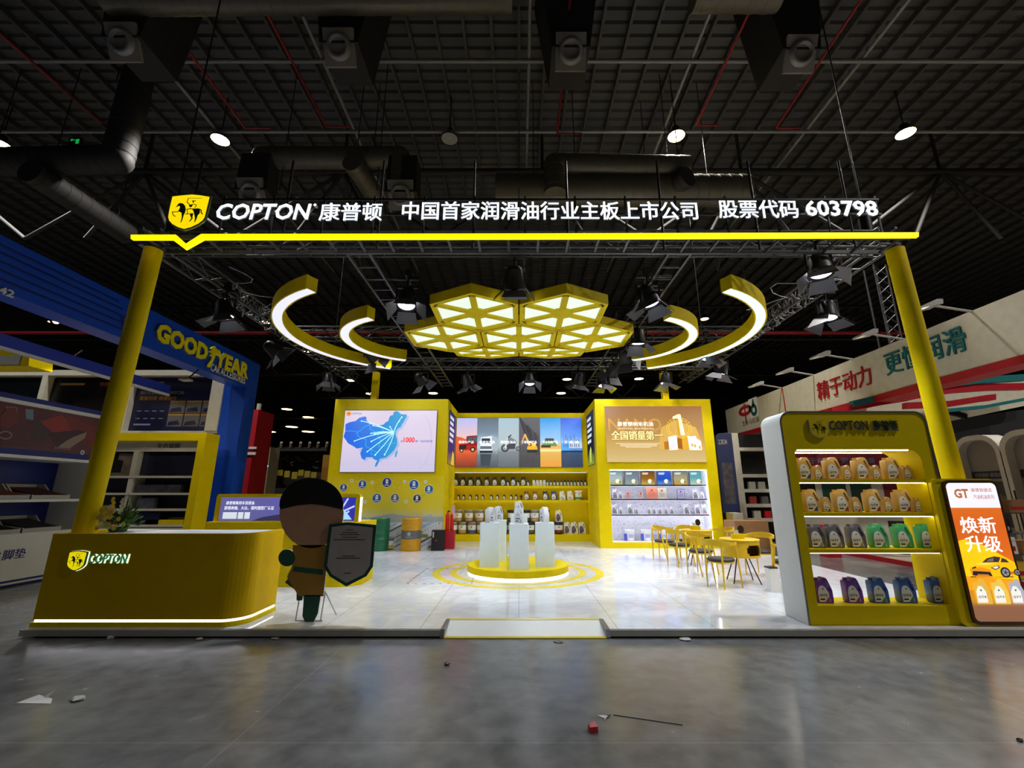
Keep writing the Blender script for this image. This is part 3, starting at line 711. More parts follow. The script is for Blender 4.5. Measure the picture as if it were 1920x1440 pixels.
# ---- slim posters on the return walls
for (sx, xx, c1, c2, lb) in ((-1, -2.3, (90, 66, 130), (190, 160, 60), 'narrow lit purple poster on the side face of the map screen wall'), (1, 2.45, (40, 48, 60), (180, 200, 70), 'narrow lit dark poster on the side face of the award poster wall')):
    q = MB()
    q.box(-.72, .72, -.02, 0, 0, 1.78, GRY)
    q.Q(-.7, .02, .7, 1.76, grad('slim%d' % sx, [(0, c2), (.25, c1), (.7, tuple(v * 1.1 for v in c1)), (1, (60, 70, 100))], 2, 0, 1.78, .8, .4, .2), -.02, 0)
    for k in range(5): q.Q(-.55, .75 + k * .19, .2 + .1 * (k % 3), .86 + k * .19, pmat((210, 214, 226), .8), -.02, 1)
    if sx > 0: q.P([(-.2, .1), (.1, .1), (.2, .5), (.05, .62), (-.25, .45)], pmat((200, 214, 90), .8), -.02, 2)
    else: q.P([(-.1, .02), (.6, .02), (.55, .4), (.2, .5)], pmat((226, 186, 70), .8), -.02, 2)
    o = q.build('slim_poster', rot=R(90) if sx < 0 else R(-90)); o.location = (xx, 15.1, 2.62); tag(o, lb, 'poster')

# ---- award poster on the right wall
def award():
    y = 14.05; u0, u1, v0, v1 = 2.76, 5.87, 2.655, 4.425; Wd, H = u1 - u0, v1 - v0
    t = thing('award_light_box', 'big lit gold poster with a number one trophy on the right yellow wall', 'light box', (4.3, 14.04, 2.655))
    MB().box(u0 - .015, u1 + .015, y - .03, y + .005, v0 - .015, v1 + .015, OCH).build('box_frame', t)
    y -= .031; q = MB(); e = .92
    q.Q(u0, v0, u1, v1, grad('award_bg', [(0, (226, 196, 130)), (.3, (214, 172, 84)), (.6, (190, 138, 60)), (1, (170, 110, 52))], 2, 0, 1.77, e, .3, .04), y, 0)
    I = lambda c: pmat(c, e)
    U = lambda x: u0 + (x - 235) / 1260 * Wd     # crop columns at mid height
    V = lambda z: v1 - (z - 140) / 725 * H
    q.T('NANO', U(270), V(470), U(960), V(300), I((196, 146, 70)), y, 1, .01)
    q.P([(U(900), V(700)), (U(1480), V(700)), (U(1400), V(420)), (U(1150), V(330)), (U(950), V(420))], I((208, 164, 80)), y, 1)
    q.T('康普顿纳米机油', U(388), V(405), U(850), V(345), pmat((255, 250, 240), 1.1), y, 3, .018)
    q.T('零部件再修复能力 国家级实验室测试认证', U(395), V(448), U(856), V(424), I((240, 224, 190)), y, 3, .008)
    q.T('全国销量第一', U(312), V(590), U(970), V(472), I((120, 74, 20)), y, 3, .045)
    q.T('全国销量第一', U(306), V(584), U(964), V(466), pmat((255, 236, 160), 1.05), y, 4, .04)
    for k, (a, b) in enumerate(((355, 920), (410, 885), (410, 880), (480, 800))): q.Q(U(a), V(633 + k * 16), U(b), V(626 + k * 16), I((240, 224, 190)), y, 3)
    q.P([(U(975), V(705)), (U(1250), V(705)), (U(1250), V(560)), (U(1060), V(590)), (U(975), V(610))], I((176, 110, 24)), y, 2)
    q.P([(U(1150), V(540)), (U(1290), V(560)), (U(1290), V(705)), (U(1150), V(705))], I((214, 160, 40)), y, 3); q.P([(U(1150), V(555)), (U(1205), V(570)), (U(1205), V(705)), (U(1150), V(690))], I((150, 88, 16)), y, 4)
    q.P([(U(1175), V(520)), (U(1250), V(520)), (U(1215), V(250)), (U(1185), V(245)), (U(1110), V(280)), (U(1112), V(310)), (U(1165), V(300))], pmat((255, 240, 190), 1.05), y, 5)
    q.P([(U(1160), V(520)), (U(1195), V(520)), (U(1180), V(300)), (U(1155), V(310))], I((200, 150, 30)), y, 6)
    for sgn in (-1, 1):
        for k in range(9):
            a = R(250 - k * 17) if sgn < 0 else R(-70 + k * 17)
            cx, cz = U(1180) + .36 * math.cos(a), V(430) + .30 * math.sin(a)
            d = a + R(90)
            for off in (-.035, .03):
                x, z = cx + off * math.cos(a), cz + off * math.sin(a)
                q.P([(x - .05 * math.cos(d), z - .05 * math.sin(d)), (x + .02 * math.cos(a), z + .02 * math.sin(a)), (x + .05 * math.cos(d), z + .05 * math.sin(d)), (x - .02 * math.cos(a), z - .02 * math.sin(a))], I((236, 190, 60)), y, 4)
    q.P([(U(1035), V(715)), (U(1145), V(710)), (U(1140), V(525)), (U(1030), V(545))], I((246, 246, 250)), y, 6)
    for k in range(4): q.Q(U(1060), V(590 + 28 * k), U(1120), V(582 + 28 * k), I((190, 190, 210)), y, 7)
    q.P([(U(1290), V(715)), (U(1450), V(715)), (U(1445), V(600)), (U(1400), V(570)), (U(1380), V(530)), (U(1320), V(540)), (U(1280), V(525))], I((236, 238, 244)), y, 6)
    for (x, z) in ((1330, 650), (1365, 660), (1425, 680)): q.Q(U(x - 12), V(z + 20), U(x + 12), V(z - 20), I((200, 170, 80)), y, 7)
    q.build('poster_face', t)
award()

# ---------------------------------------------------------------- oil jugs, bottles, pails (prototypes and copies)
def plastic(rgb): return mat('plastic_%d_%d_%d' % rgb, rgb, .32, noise=.02)
LBLW = mat('label_paper', (232, 232, 226), .35, noise=.02)
INK = mat('label_ink', (46, 46, 52), .4)
def scaled(pts, w, h): return [(p[0] * w, p[1] * h) for p in pts]
JUG = [(-.44, 0), (.46, 0), (.5, .04), (.49, .5), (.44, .6), (.28, .9), (.2, .98), (.05, 1.0), (-.08, .95), (-.15, .86), (-.19, .84), (-.2, .86), (-.46, .86), (-.5, .78), (-.5, .04)]
JHOLE = [(.1, .86), (.17, .85), (.36, .56), (.37, .48), (.30, .46), (.24, .52), (.1, .76), (.07, .82)]
def loop_fill(mb, outer, hole, y0, y1, m, inset):
    """rounded slab with a handle hole: a bevelled front and back round a straight middle"""
    from mathutils.geometry import tessellate_polygon
    cz = max(p[1] for p in outer) / 2
    def ins(p, k): return (p[0] * (1 - k), cz + (p[1] - cz) * (1 - k)) 
    lo = [ins(p, inset) for p in outer]
    n = len(outer); hn = len(hole)
    vs = []
    for (y, lp) in ((y0, lo), (y0 + .012, outer), (y1 - .012, outer), (y1, lo)): vs += [(p[0], y, p[1]) for p in lp]
    fs = [(k * n + i, k * n + (i + 1) % n, (k + 1) * n + (i + 1) % n, (k + 1) * n + i) for k in range(3) for i in range(n)]
    mb.add(vs, fs, m, True)
    tri = tessellate_polygon([[Vector((p[0], p[1], 0)) for p in lo]] + ([[Vector((p[0], p[1], 0)) for p in hole[::-1]]] if hole else []))
    allp = lo + (hole[::-1] if hole else [])
    for y in (y0, y1): mb.add([(p[0], y, p[1]) for p in allp], [tuple(t) for t in tri], m)
    if hole: mb.add([(p[0], y, p[1]) for y in (y0, y1) for p in hole], [(i, (i + 1) % hn, hn + (i + 1) % hn, hn + i) for i in range(hn)], m)
def jug(label, w, h, d, body, cap, text, patch, group=None, lab=LBLW, cat='oil jug', hole=True, name='oil_jug'):
    t = thing(name, label, cat, (0, 0, 0), group)
    q = MB(); loop_fill(q, scaled(JUG, w, h), scaled(JHOLE, w, h) if hole else [], -d / 2, d / 2, plastic(body), .03); q.build('body', t)
    x = -.33 * w; r = .115 * w
    q = MB().tube((x, 0, .85 * h), (x, 0, h * .955), r * 1.1, plastic(cap), 14).tube((x, 0, h * .955), (x, 0, h * .97), r * 1.1, plastic(cap), 14, r * .95); q.build('cap', t)
    q = MB(); y = -d / 2
    lp = [(-.4 * w, .06 * h), (.3 * w, .06 * h), (.22 * w, .42 * h), (.06 * w, .62 * h), (-.08 * w, .69 * h), (-.24 * w, .68 * h), (-.36 * w, .6 * h), (-.43 * w, .42 * h)]
    q.P(lp, lab, y, 1)
    if patch: q.P([(-.05 * w, .06 * h), (.26 * w, .06 * h), (.24 * w, .28 * h), (.1 * w, .18 * h)], plastic(patch), y, 2)
    q.D(-.1 * w, .56 * h, .05 * w, GRN, y, 2, 10)
    if text: q.T(text, -.36 * w, .27 * h, .12 * w, .36 * h, INK, y, 3, .02)
    else: q.Q(-.32 * w, .28 * h, .1 * w, .34 * h, INK, y, 2)
    q.Q(-.34 * w, .13 * h, -.06 * w, .19 * h, INK, y, 2)
    q.build('label', t)
    return t
PROT = {}
def put(key, maker, loc, label, group, rz=0.):
    if key not in PROT:
        o = maker(label); PROT[key] = o; o.location = loc; o.rotation_euler = (0, 0, rz); o['group'] = group; return o
    return dup(PROT[key], loc, rz, label, group)

# ---------------------------------------------------------------- lit shelf unit at the right front
UX0, UX1, UY0, UY1, UT = 3.60, 5.63, 6.05, 6.55, 2.80
su = thing('display_shelf', 'tall white-sided yellow shelf unit with four lit shelves of oil jugs', 'shelf unit', (4.6, 6.3, ZP))
OUT = rrect(UX0, ZP, UX1, UT, (.005, .005, .16, .16)); IN = rrect(3.75, .32, 5.45, 2.27, (.005, .005, .16, .04))
MB().ring(OUT, IN, UY0 + .012, UY1, YEL, WHT, YEL, 'y', smooth=False).build('carcass', su)
MB().ring(OUT, rrect(UX0 + .022, ZP, UX1 - .022, UT - .022, (.005, .005, .14, .14)), UY0, UY0 + .014, ALU, ALU, ALU).build('edge_trim', su)
SHZ = [1.875, 1.445, .99]
for z in SHZ:
    MB().box(3.752, 5.448, UY0 + .02, UY1 - .04, z - .045, z, YEL).build('shelf', su)
for z in SHZ[:2] + [SHZ[2]]:
    MB().box(3.76, 5.44, UY0 + .03, UY0 + .04, z - .054, z - .046, LEDX if z > 1.2 else LEDS).build('led_strip', su)
MB().box(3.79, 5.3, UY0 + .018, UY0 + .028, 2.258, 2.267, LEDX).build('led_strip', su)
MB().box(3.79, 5.3, UY1 - .03, UY1 - .02, 2.258, 2.267, LEDX).build('led_strip', su)
MB().box(3.76, 5.0, UY1 - .06, UY1 - .045, 1.445 - .058, 1.445 - .046, LEDS).build('led_strip', su)
SD = mat('dark_green_sign', (34, 52, 36), .35)
SBZ = mat('sign_side_pale', (190, 180, 150), .4)
q = MB(); b = at(1537, 822, UY0); tp = at(1532, 785, UY0); shield(q, b[0], b[1], tp[1] - b[1], UY0 + .01, SBZ, YEL, SD, .03)
q.build('shield_badge', su)
q = MB(); q.T('COPTON', *bxp(1553, 789, 1626, 807, UY0), SD, UY0 + .012, 0, .012, .03, 0, SBZ); q.T('康普顿', *bxp(1634, 788, 1682, 808, UY0), SD, UY0 + .012, 0, .015, .03, 0, SBZ); q.build('lettering', su)
GOLD, GOLDC = (206, 168, 92), (196, 154, 74)
rows = [(1.875, [(1507, 'b', 0), (1534, 's', 0), (1560, 'b', 1), (1588.5, 's', 1), (1614.6, 'b', 1), (1642.7, 's', 1), (1671, 'b', 1), (1701, 's', 1)], 'GT9', 'upper'),
        (1.445, [(1520, 'b', 0), (1549, 's', 0), (1577, 'b', 2), (1605, 's', 2), (1636, 'b', 2), (1664.6, 's', 2), (1692, 'b', 2), (1722, 's', 2)], 'GT8', 'second')]
pt = [(40, 80, 150), (180, 120, 60), (150, 60, 40)]
for z, L, tx, rn in rows:
    yj = UY0 + .2; kb = ks = 0
    for (px, s, p) in L:
        x = at(px, 720, 1)[0] if False else ((px - CX) / F * (yj * math.cos(PITCH) + (z + .12 - EYE) * math.sin(PITCH)))
        ext = ', blue-patched label' if p == 0 else ''
        if s == 'b':
            put(('gb', tx, p), lambda lb: jug(lb, .2, .305, .115, GOLD, GOLDC, tx, pt[p]), (x, yj, z), '%s large gold oil jug from left on the %s lit shelf%s' % (ORD[kb], rn, ext), 'large gold jugs', R(-4)); kb += 1
        else:
            put(('gs', tx, p), lambda lb: jug(lb, .115, .2, .075, GOLD, GOLDC, tx, pt[p], hole=False, name='oil_bottle', cat='oil bottle'), (x, yj + .02, z), '%s small gold bottle from left on the %s lit shelf%s' % (ORD[ks], rn, ext), 'small gold bottles', R(-4)); ks += 1
for i, px in enumerate((1529, 1563, 1604, 1645.5, 1691, 1735)):
    z, yj = .99, UY0 + .2; x = (px - CX) / F * (yj * math.cos(PITCH) + (z + .12 - EYE) * math.sin(PITCH))
    g = i > 2; k = i % 3
    put(('r3', g), lambda lb: jug(lb, .2, .31, .115, (74, 178, 118) if g else (98, 98, 106), (70, 172, 116) if g else (90, 90, 98), 'GT6' if g else 'GT7', (90, 160, 70) if g else (150, 140, 120)), (x, yj, z),
        '%s %s oil jug from the left on the third lit shelf' % (ORD[k], 'green' if g else 'dark grey'), 'green jugs' if g else 'dark grey jugs', R(-4))
for i, px in enumerate((1542, 1597.6, 1645.6, 1697, 1755.8)):
    z, yj = .32, UY0 + .2; x = (px - CX) / F * (yj * math.cos(PITCH) + (z + .12 - EYE) * math.sin(PITCH))
    g = i > 1; k = i if not g else i - 2
    put(('r4', g), lambda lb: jug(lb, .2, .31, .115, (62, 102, 182) if g else (116, 64, 180), (58, 96, 170) if g else (106, 54, 166), 'GT3' if g else 'GT5', (60, 130, 110) if g else (150, 70, 140)), (x, yj, z),
        '%s %s oil jug from the left on the bottom yellow shelf' % (ORD[k], 'blue' if g else 'purple'), 'blue jugs' if g else 'purple jugs', R(-4))

# ---------------------------------------------------------------- GT light box at the right corner
gb = thing('light_box', 'upright lit orange light box with a sports car, standing beside the shelf unit', 'light box', (5.95, 6.1, ZP))
GX0, GX1, GZ0, GZ1, GY = 5.625, 6.29, ZP + .02, 1.86, 5.99
MB().ring(rrect(5.46, ZP, GX1 + .02, GZ1 + .02, .09), rrect(5.50, ZP + .04, GX1 - .02, GZ1 - .02, .06), GY + .02, GY + .17, YEL, YEL, YEL, smooth=True).build('yellow_body', gb)
MB().ex(rrect(5.48, ZP + .02, GX1, GZ1, .07), GY + .03, GY + .16, YEL).build('back_panel', gb)
BRZ = mat('bronze_frame', (92, 66, 40), .35, .4)
MB().ex(rrect(GX0 - .03, GZ0, GX1 + .02, GZ1, .08), GY, GY + .05, BRZ).build('panel_frame', gb)
q = MB(); y = GY - .002; e = 1.0
PN = rrect(GX0, GZ0 + .04, GX1 - .01, GZ1 - .035, .06)
def gz(py): return at(1840, py, GY)[1]
bandz = gz(952)
q.P(PN, grad('gt_panel', [(0, (140, 96, 70)), (.16, (150, 100, 70)), (.22, (226, 150, 20)), (.5, (240, 130, 16)), (.6, (232, 110, 20)), (.85, (226, 100, 20)), (1, (232, 112, 24))], 2, 0, bandz - ZP, .95, .3), y, 0)
q.P([p for p in PN if p[1] > bandz] [:0] + [(GX0, bandz), (GX1 - .01, bandz)] + [p for p in PN if p[1] > bandz + .01], pmat((232, 230, 250), 1.15), y, 1)
gtc = pmat((190, 116, 60), .9); w3 = pmat((252, 250, 255), 1.3)
U = lambda u: GX0 + u * (GX1 - GX0 - .01)
q.T('GT', U(.13), bandz + .12, U(.42), bandz + .24, gtc, y, 3, .04)
q.T('康普顿捷诺', U(.48), bandz + .2, U(.9), bandz + .25, gtc, y, 3, .01); q.T('汽油机油系列', U(.5), bandz + .11, U(.91), bandz + .165, gtc, y, 3, .01)
h1, h2 = bandz - .16, bandz - .40
q.T('焕新', *bxp(1800, 969, 1866, 1000, GY), w3, y, 3, .02); q.T('升级', *bxp(1810, 1004, 1876, 1035, GY), w3, y, 3, .02)
V = lambda v: GZ0 + v
yl, ol = pmat((250, 206, 20), 1.0), pmat((244, 160, 24), 1.0)
q.P([(U(0), V(.5)), (U(1), V(.46)), (U(1), V(.72)), (U(.5), V(.92)), (U(.12), V(1.0)), (U(0), V(.98))], yl, y, 1)
q.P([(U(0), V(.40)), (U(1), V(.40)), (U(1), V(.52)), (U(0), V(.56))], ol, y, 2)
V2 = lambda v: GZ0 + .55 + (v - .56) * .8
def cp(pts, c, l): q.P([(U(a), V2(b)) for a, b in pts], pmat(c, 1.0), y, l)
cp([(.1, .60), (.09, .70), (.2, .75), (.34, .78), (.46, .85), (.62, .88), (.8, .86), (.93, .77), (1.0, .73), (1.0, .60), (.86, .57), (.5, .56), (.2, .56)], (250, 196, 18), 4)
cp([(.1, .60), (.09, .68), (.3, .71), (.48, .67), (.5, .56), (.2, .56)], (240, 150, 24), 5)
cp([(.36, .775), (.47, .838), (.62, .866), (.74, .852), (.68, .78)], (64, 48, 44), 5); cp([(.72, .78), (.76, .845), (.84, .82), (.88, .775)], (74, 54, 44), 5)
cp([(.44, .79), (.5, .825), (.6, .845), (.58, .79)], (120, 104, 100), 6)
cp([(.12, .585), (.5, .575), (.47, .635), (.3, .645), (.14, .65)], (44, 34, 40), 6); cp([(.2, .575), (.46, .57), (.42, .6), (.22, .605)], (210, 130, 40), 7)
cp([(.5, .70), (.66, .735), (.68, .70), (.58, .665)], (60, 44, 44), 6); cp([(.53, .702), (.64, .725), (.655, .705), (.585, .68)], (234, 240, 246), 7)
cp([(.14, .70), (.22, .72), (.22, .695), (.14, .68)], (60, 44, 44), 6)
cp([(.2, .745), (.45, .735), (.68, .775), (.36, .775)], (255, 222, 70), 5); cp([(.7, .63), (.98, .65), (.99, .61), (.72, .59)], (214, 120, 20), 5)
for (u, rr_) in ((.76, .062), (.985, .04)):
    q.D(U(u), V2(.63), rr_, pmat((36, 30, 32), 1.0), y, 7, 20); q.D(U(u), V2(.63), rr_ * .7, pmat((150, 150, 160), 1.0), y, 8, 18); q.D(U(u), V2(.63), rr_ * .22, pmat((40, 36, 40), 1.0), y, 9, 10)
    for k in range(5): q.Ln([(U(u), V2(.63)), (U(u) + rr_ * .65 * math.cos(R(72 * k)), V2(.63) + rr_ * .65 * math.sin(R(72 * k)))], .008, pmat((60, 56, 60), 1.0), y, 9)
q.Q(U(.08), V(.548), U(.9), V(.56), pmat((90, 50, 20), 1.0), y, 3)
for (u0, col) in ((.08, (226, 178, 70)), (.42, (236, 196, 80)), (.74, (176, 176, 190))):
    w, h = .2, .29; ox = U(u0) + .1 * 1
    q.P([(ox + p[0] * w * (1 if u0 < .7 else .86), V(.24) + p[1] * h) for p in JUG], pmat(col, 1.0), y, 8)
    q.P([(ox + p[0] * w, V(.24) + p[1] * h) for p in [(-.42, .06), (.2, .06), (.2, .5), (.0, .7), (-.2, .72), (-.4, .5)]], pmat((244, 240, 232), 1.0), y, 9)
    q.T('GT8' if u0 < .4 else 'GT9' if u0 < .7 else 'GT7', ox - .07, V(.31), ox + .03, V(.335), pmat((70, 60, 60), .8), y, 10, .02)
    q.D(ox - .02, V(.4), .012, pmat((40, 120, 80), 1.0), y, 10, 8)
q.build('lit_face', gb)

# ---------------------------------------------------------------- reception counter, flowers, standee
def counter_outline(g=0.):
    return [(-5.98 - g, 6.78), (-5.98 - g, 5.98 - g)] + [(-3.42 - .28 + (.28 + g) * math.cos(a), 5.98 + .28 + (.28 + g) * math.sin(a)) for a in [R(k) for k in range(-90, 1, 10)]] + [(-3.42 + g, 6.78)]
CYE = mat('counter_gold_yellow', (214, 176, 0), .5, noise=.03, spec=.1)
ct = thing('reception_counter', 'yellow reception counter with a rounded corner and a glowing base line', 'counter', (-4.7, 6.4, ZP))
MB().ex(counter_outline() + [p for p in counter_outline(-.06)][::-1], .185, 1.19, CYE, 'z').build('body', ct)
MB().ex(counter_outline(-.012) + counter_outline(-.05)[::-1], .155, .185, LEDS, 'z').build('led_strip', ct)
MB().ex(counter_outline(.012) + counter_outline(-.05)[::-1], ZP, .155, YEL, 'z').build('plinth', ct)
MB().ex([(-5.6, 6.75), (-5.6, 6.05), (-3.55, 6.05), (-3.55, 6.75)], 1.15, 1.18, WHT, 'z').build('worktop', ct)
SHC = mat('shield_face_backlit', (250, 232, 10), emit=.75, noise=0)
HALO = mat('halo_letter_edge', (235, 255, 215), emit=1.1, noise=0)
q = MB(); b = at(143, 1070, 5.98); tp = at(148, 1032, 5.98); shield(q, b[0] + .006, b[1] - .004, (tp[1] - b[1]) * 1.025, 5.979, HALO, HALO, HALO, .004); shield(q, b[0], b[1], tp[1] - b[1], 5.97, DKG, SHC, DKG, .02); q.build('shield_badge', ct)
q = MB(); b = bxp(166, 1039.5, 238, 1056, 5.96); q.T('COPTON', b[0] + .012, b[1] - .006, b[2] + .02, b[3] + .004, HALO, 5.978, 0, .05, 0, .12); q.T('COPTON', *b, mat('letter_green', (30, 150, 104), emit=.35, noise=0), 5.968, 0, .014, .008, .12, DKG); q.build('lettering', ct)
# flower arrangement
fx, fy, fz = at(220, 1000, 6.4)[0], 6.4, 1.18
fl = thing('flower_arrangement', 'dark green flower arrangement with yellow and cream blooms on the counter', 'flowers', (fx, fy, fz))
LEAF = mat('leaf_green', (84, 124, 58), .6, noise=.3, scale=20); SPK = mat('leaf_dark', (52, 84, 44), .6)
MB().lathe([(.001, 0), (.09, 0), (.12, .05), (.1, .06)], SPK, 14, (fx, fy, fz)).build('bowl', fl)
rr = random.Random(5); q = MB()
for i in range(260):
    a, b = rr.uniform(0, 6.28), rr.uniform(.1, 1.25); d = Vector((math.cos(a) * math.cos(b) , math.sin(a) * math.cos(b) * .7, math.sin(b)))
    p = Vector((fx, fy, fz + .06)) + d * rr.uniform(.06, .25); tip = p + d * rr.uniform(.06, .12) + Vector((0, 0, rr.uniform(-.03, .03)))
    s = d.cross(Vector((rr.random(), rr.random(), rr.random()))).normalized() * rr.uniform(.014, .024); m_ = (p + tip) / 2
    q.add([p, m_ + s, tip, m_ - s], [(0, 1, 2, 3)], LEAF if i % 3 else SPK)
q.build('foliage', fl)
q = MB()
for i in range(12):
    x0 = fx + .04 + rr.uniform(-.04, .06); q.tube((x0, fy, fz + .1), (x0 + rr.uniform(-.02, .07), fy, fz + rr.uniform(.38, .52)), .005, SPK, 5, .002)
q.tube((fx + .1, fy, fz + .3), (fx + .2, fy, fz + .1), .004, LEAF, 5)
q.build('grass_stems', fl)
def bloom(c, r, m):
    q = MB(); q.ball(c, r * .45, m, 8)
    for k in range(7):
        a = 2 * math.pi * k / 7; d = Vector((math.cos(a), -.5, math.sin(a))); p = Vector(c); s = Vector((-math.sin(a), 0, math.cos(a))) * r * .4
        q.add([p, p + d * r * .6 + s, p + d * r, p + d * r * .6 - s], [(0, 1, 2, 3)], m)
    q.build('blossom', fl)
BL = [mat('petal_yellow', (250, 220, 80), .6), mat('petal_cream', (250, 244, 214), .6), mat('petal_peach', (250, 196, 120), .6), mat('petal_green', (196, 220, 110), .6)]
for i in range(46):
    a = rr.uniform(0, 6.28); ra = rr.uniform(.02, .22); z = rr.uniform(.02, .3)
    x = math.cos(a) * ra * (1 - z * 1.6); bloom((fx + x - .02, fy - .2 + abs(x) * .4 + rr.uniform(-.02, .02), fz + .04 + z), rr.uniform(.026, .048), BL[(0, 0, 1, 2, 3)[i % 5]])
for i in range(14): bloom((fx + (-.03 if i % 2 else .09) + rr.uniform(-.02, .02), fy - .12, fz + .26 + i * .014), .028, BL[1 if i % 2 == 0 else 0])
tag(MB().box(fx - .22, fx + .3, 6.52, 6.74, 1.18, 1.187, PAPER).build('paper_sheet', org=(fx, 6.6, 1.18)), 'white paper sheet lying on the counter beside the flowers', 'paper')

# plain cut-out standee (generic figure outline, no face) and its shield notice
stx = 6.22
sd = thing('standee', 'flat person-sized cut-out board in dark, ochre and green holding a grey shield notice', 'standee', (at(585, 1165, stx)[0], stx, ZP))
SK = {'hair': mat('board_black', (16, 14, 14), .5), 'oc': mat('board_ochre', (172, 128, 44), .5), 'tan': mat('board_tan', (196, 148, 116), .5), 'gr': mat('board_green', (36, 84, 66), .5), 'wh': mat('board_edge', (200, 200, 196), .5)}
a_ = lambda pts: [at(px, py, stx) for px, py in pts]
def oval(cx, cy, rx, ry, a0=0, a1=360, n=28): return [(cx + rx * math.cos(R(a0 + (a1 - a0) * i / n)), cy + ry * math.sin(R(a0 + (a1 - a0) * i / n))) for i in range(n + 1)][: n if a1 - a0 == 360 else n + 1]
q = MB()
q.ex(a_(oval(584, 962, 60, 66)), stx, stx + .02, SK['tan'], 'y', SK['wh'])
q.ex(a_([(549, 1022), (620, 1022), (612, 1068), (606, 1118), (560, 1118), (538, 1082), (548, 1060)]), stx, stx + .02, SK['oc'], 'y', SK['wh'])
q.ex(a_([(570, 1116), (601, 1116), (596, 1150), (587, 1168), (572, 1167), (567, 1155)]), stx, stx + .02, SK['gr'], 'y', SK['wh'])
q.ex(a_([(540, 1085), (560, 1095), (572, 1100), (566, 1126), (556, 1126), (556, 1108), (534, 1092)]), stx + .001, stx + .02, SK['gr'], 'y', SK['wh'])
q.ex(a_(oval(538, 1046, 16, 16)), stx - .002, stx + .02, SK['gr'], 'y', SK['wh'])
q.build('figure_board', sd)
q = MB().ex(a_([(526, 955)] + oval(584, 948, 60, 52, 180, 360) + [(642, 955), (610, 948), (584, 945), (555, 948)]), stx - .004, stx, SK['hair']); 
q.build('dark_cap_area', sd)
q = MB().ex(a_([(552, 1062), (606, 1068), (605, 1078), (549, 1071)]), stx - .003, stx, SK['gr']); q.build('belt_band', sd)
q = MB()
q.ex(a_([(652, 979), (707, 984), (700, 1062), (688, 1080), (651, 1099), (620, 1080), (609, 1062), (619, 983)]), stx - .03, stx - .012, DKG)
q.P(a_([(652, 984), (701, 989), (695, 1060), (684, 1076), (651, 1092), (624, 1076), (615, 1060), (624, 988)]), mat('board_grey', (168, 160, 156), .6), stx - .03, 1)
for (yy, hw) in ((993, 6), (998, 14), (1002, 18), (1007, 14), (1011.5, 29), (1042, 12), (1046, 22), (1074, 7)):
    (xa, za), (xb, zb) = at(659 - (yy - 980) * .06 - hw, yy, stx), at(659 - (yy - 980) * .06 + hw, yy, stx)
    for k in range(int(hw * 2 / 2.2)):
        u = xa + (xb - xa) * k / max(1, int(hw * 2 / 2.2)); q.Q(u, za - .006, u + .011, za + .006, INK, stx - .03, 2)
q.build('shield_notice', sd)
q = MB()
for dx in (-.2, .12):
    x = at(585, 1165, stx)[0] + dx; q.tube((x, stx + .03, ZP + .35), (x - .02, stx + .02, ZP + .01), .009, PAPER, 6).tube((x, stx + .03, ZP + .35), (x + .07, stx + .3, ZP + .01), .009, PAPER, 6)
x = at(585, 1165, stx)[0]; q.tube((x - .22, stx + .02, ZP + .01), (x + .12, stx + .02, ZP + .01), .009, PAPER, 6).tube((x - .2, stx + .03, ZP + .35), (x + .12, stx + .03, ZP + .35), .009, PAPER, 6)
q.build('support_frame', sd)

# ---------------------------------------------------------------- screen desk behind the counter
DY = 8.5
dk = thing('screen_desk', 'yellow desk with a long lit screen standing behind the reception counter', 'desk', (-4.2, DY, ZP))
b = bxp(410, 926, 684, 1000, DY)
X0, X1 = -5.62, -2.95
MB().ex([(X0 - .05, DY + .7), (X0 - .05, DY - .12), (X1 - .2, DY - .12), (X1 - .02, DY - .05), (X1 + .12, DY + .1), (X1 + .12, DY + .7)], ZP, at(520, 978, DY)[1], YEL, 'z').build('base', dk)
zb, zt = at(520, 985, DY)[1], at(545, 926, DY)[1]
MB().ring(rrect(X0, zb, X1, zt, .06), rrect(X0 + .08, zb + .08, X1 - .08, zt - .06, .01), DY, DY + .1, YEL, YEL, YEL).build('screen_frame', dk)
MB().box(X1 - .005, X1 + .012, DY + .01, DY + .1, zb, zt - .06, LEDS).build('led_strip', dk)
q = MB(); y = DY + .02
sx0, sx1, sz0, sz1 = X0 + .08, X1 - .08, zb + .08, zt - .06
q.Q(sx0, sz0, sx1, sz1, grad('desk_screen', [(0, (120, 116, 190)), (.55, (110, 110, 200)), (.75, (70, 70, 210)), (1, (40, 50, 200))], 0, -1.3, 1.2, .62, .3, .12), y, 0)
Wd, H = sx1 - sx0, sz1 - sz0
tw = pmat((240, 244, 255), 1.1)
q.T('康普顿乘用车润滑油', sx0 + .1, sz0 + H * .68, sx0 + .62, sz0 + H * .83, tw, y, 2, .02)
q.T('获得奔驰、大众、保时捷原厂认证', sx0 + .08, sz0 + H * .46, sx0 + 1.0, sz0 + H * .62, tw, y, 2, .02)
for (a, bb) in ((.07, .33), (.35, .45), (.47, .57)): q.Q(sx0 + a, sz0 + H * .08, sx0 + bb, sz0 + H * .36, pmat((220, 226, 240), .9), y, 2)
q.P([(sx0 + .62, sz0), (sx0 + .8, sz0 + H * .15), (sx0 + 1.2, sz0 + H * .3), (sx0 + 1.6, sz0 + H * .7), (sx0 + 1.9, sz0 + H * .3), (sx0 + 2.0, sz0)], pmat((70, 66, 110), .5), y, 1)
for (p0, p1) in (((2.14, .02), (2.36, .95)), ((2.16, .25), (sx1 - sx0 - .02, .62)), ((2.2, .1), (2.4, .4))): q.Ln([(sx0 + p0[0], sz0 + H * p0[1]), (sx0 + p1[0], sz0 + H * p1[1])], .03, pmat((190, 200, 255), 1.1), y, 2)
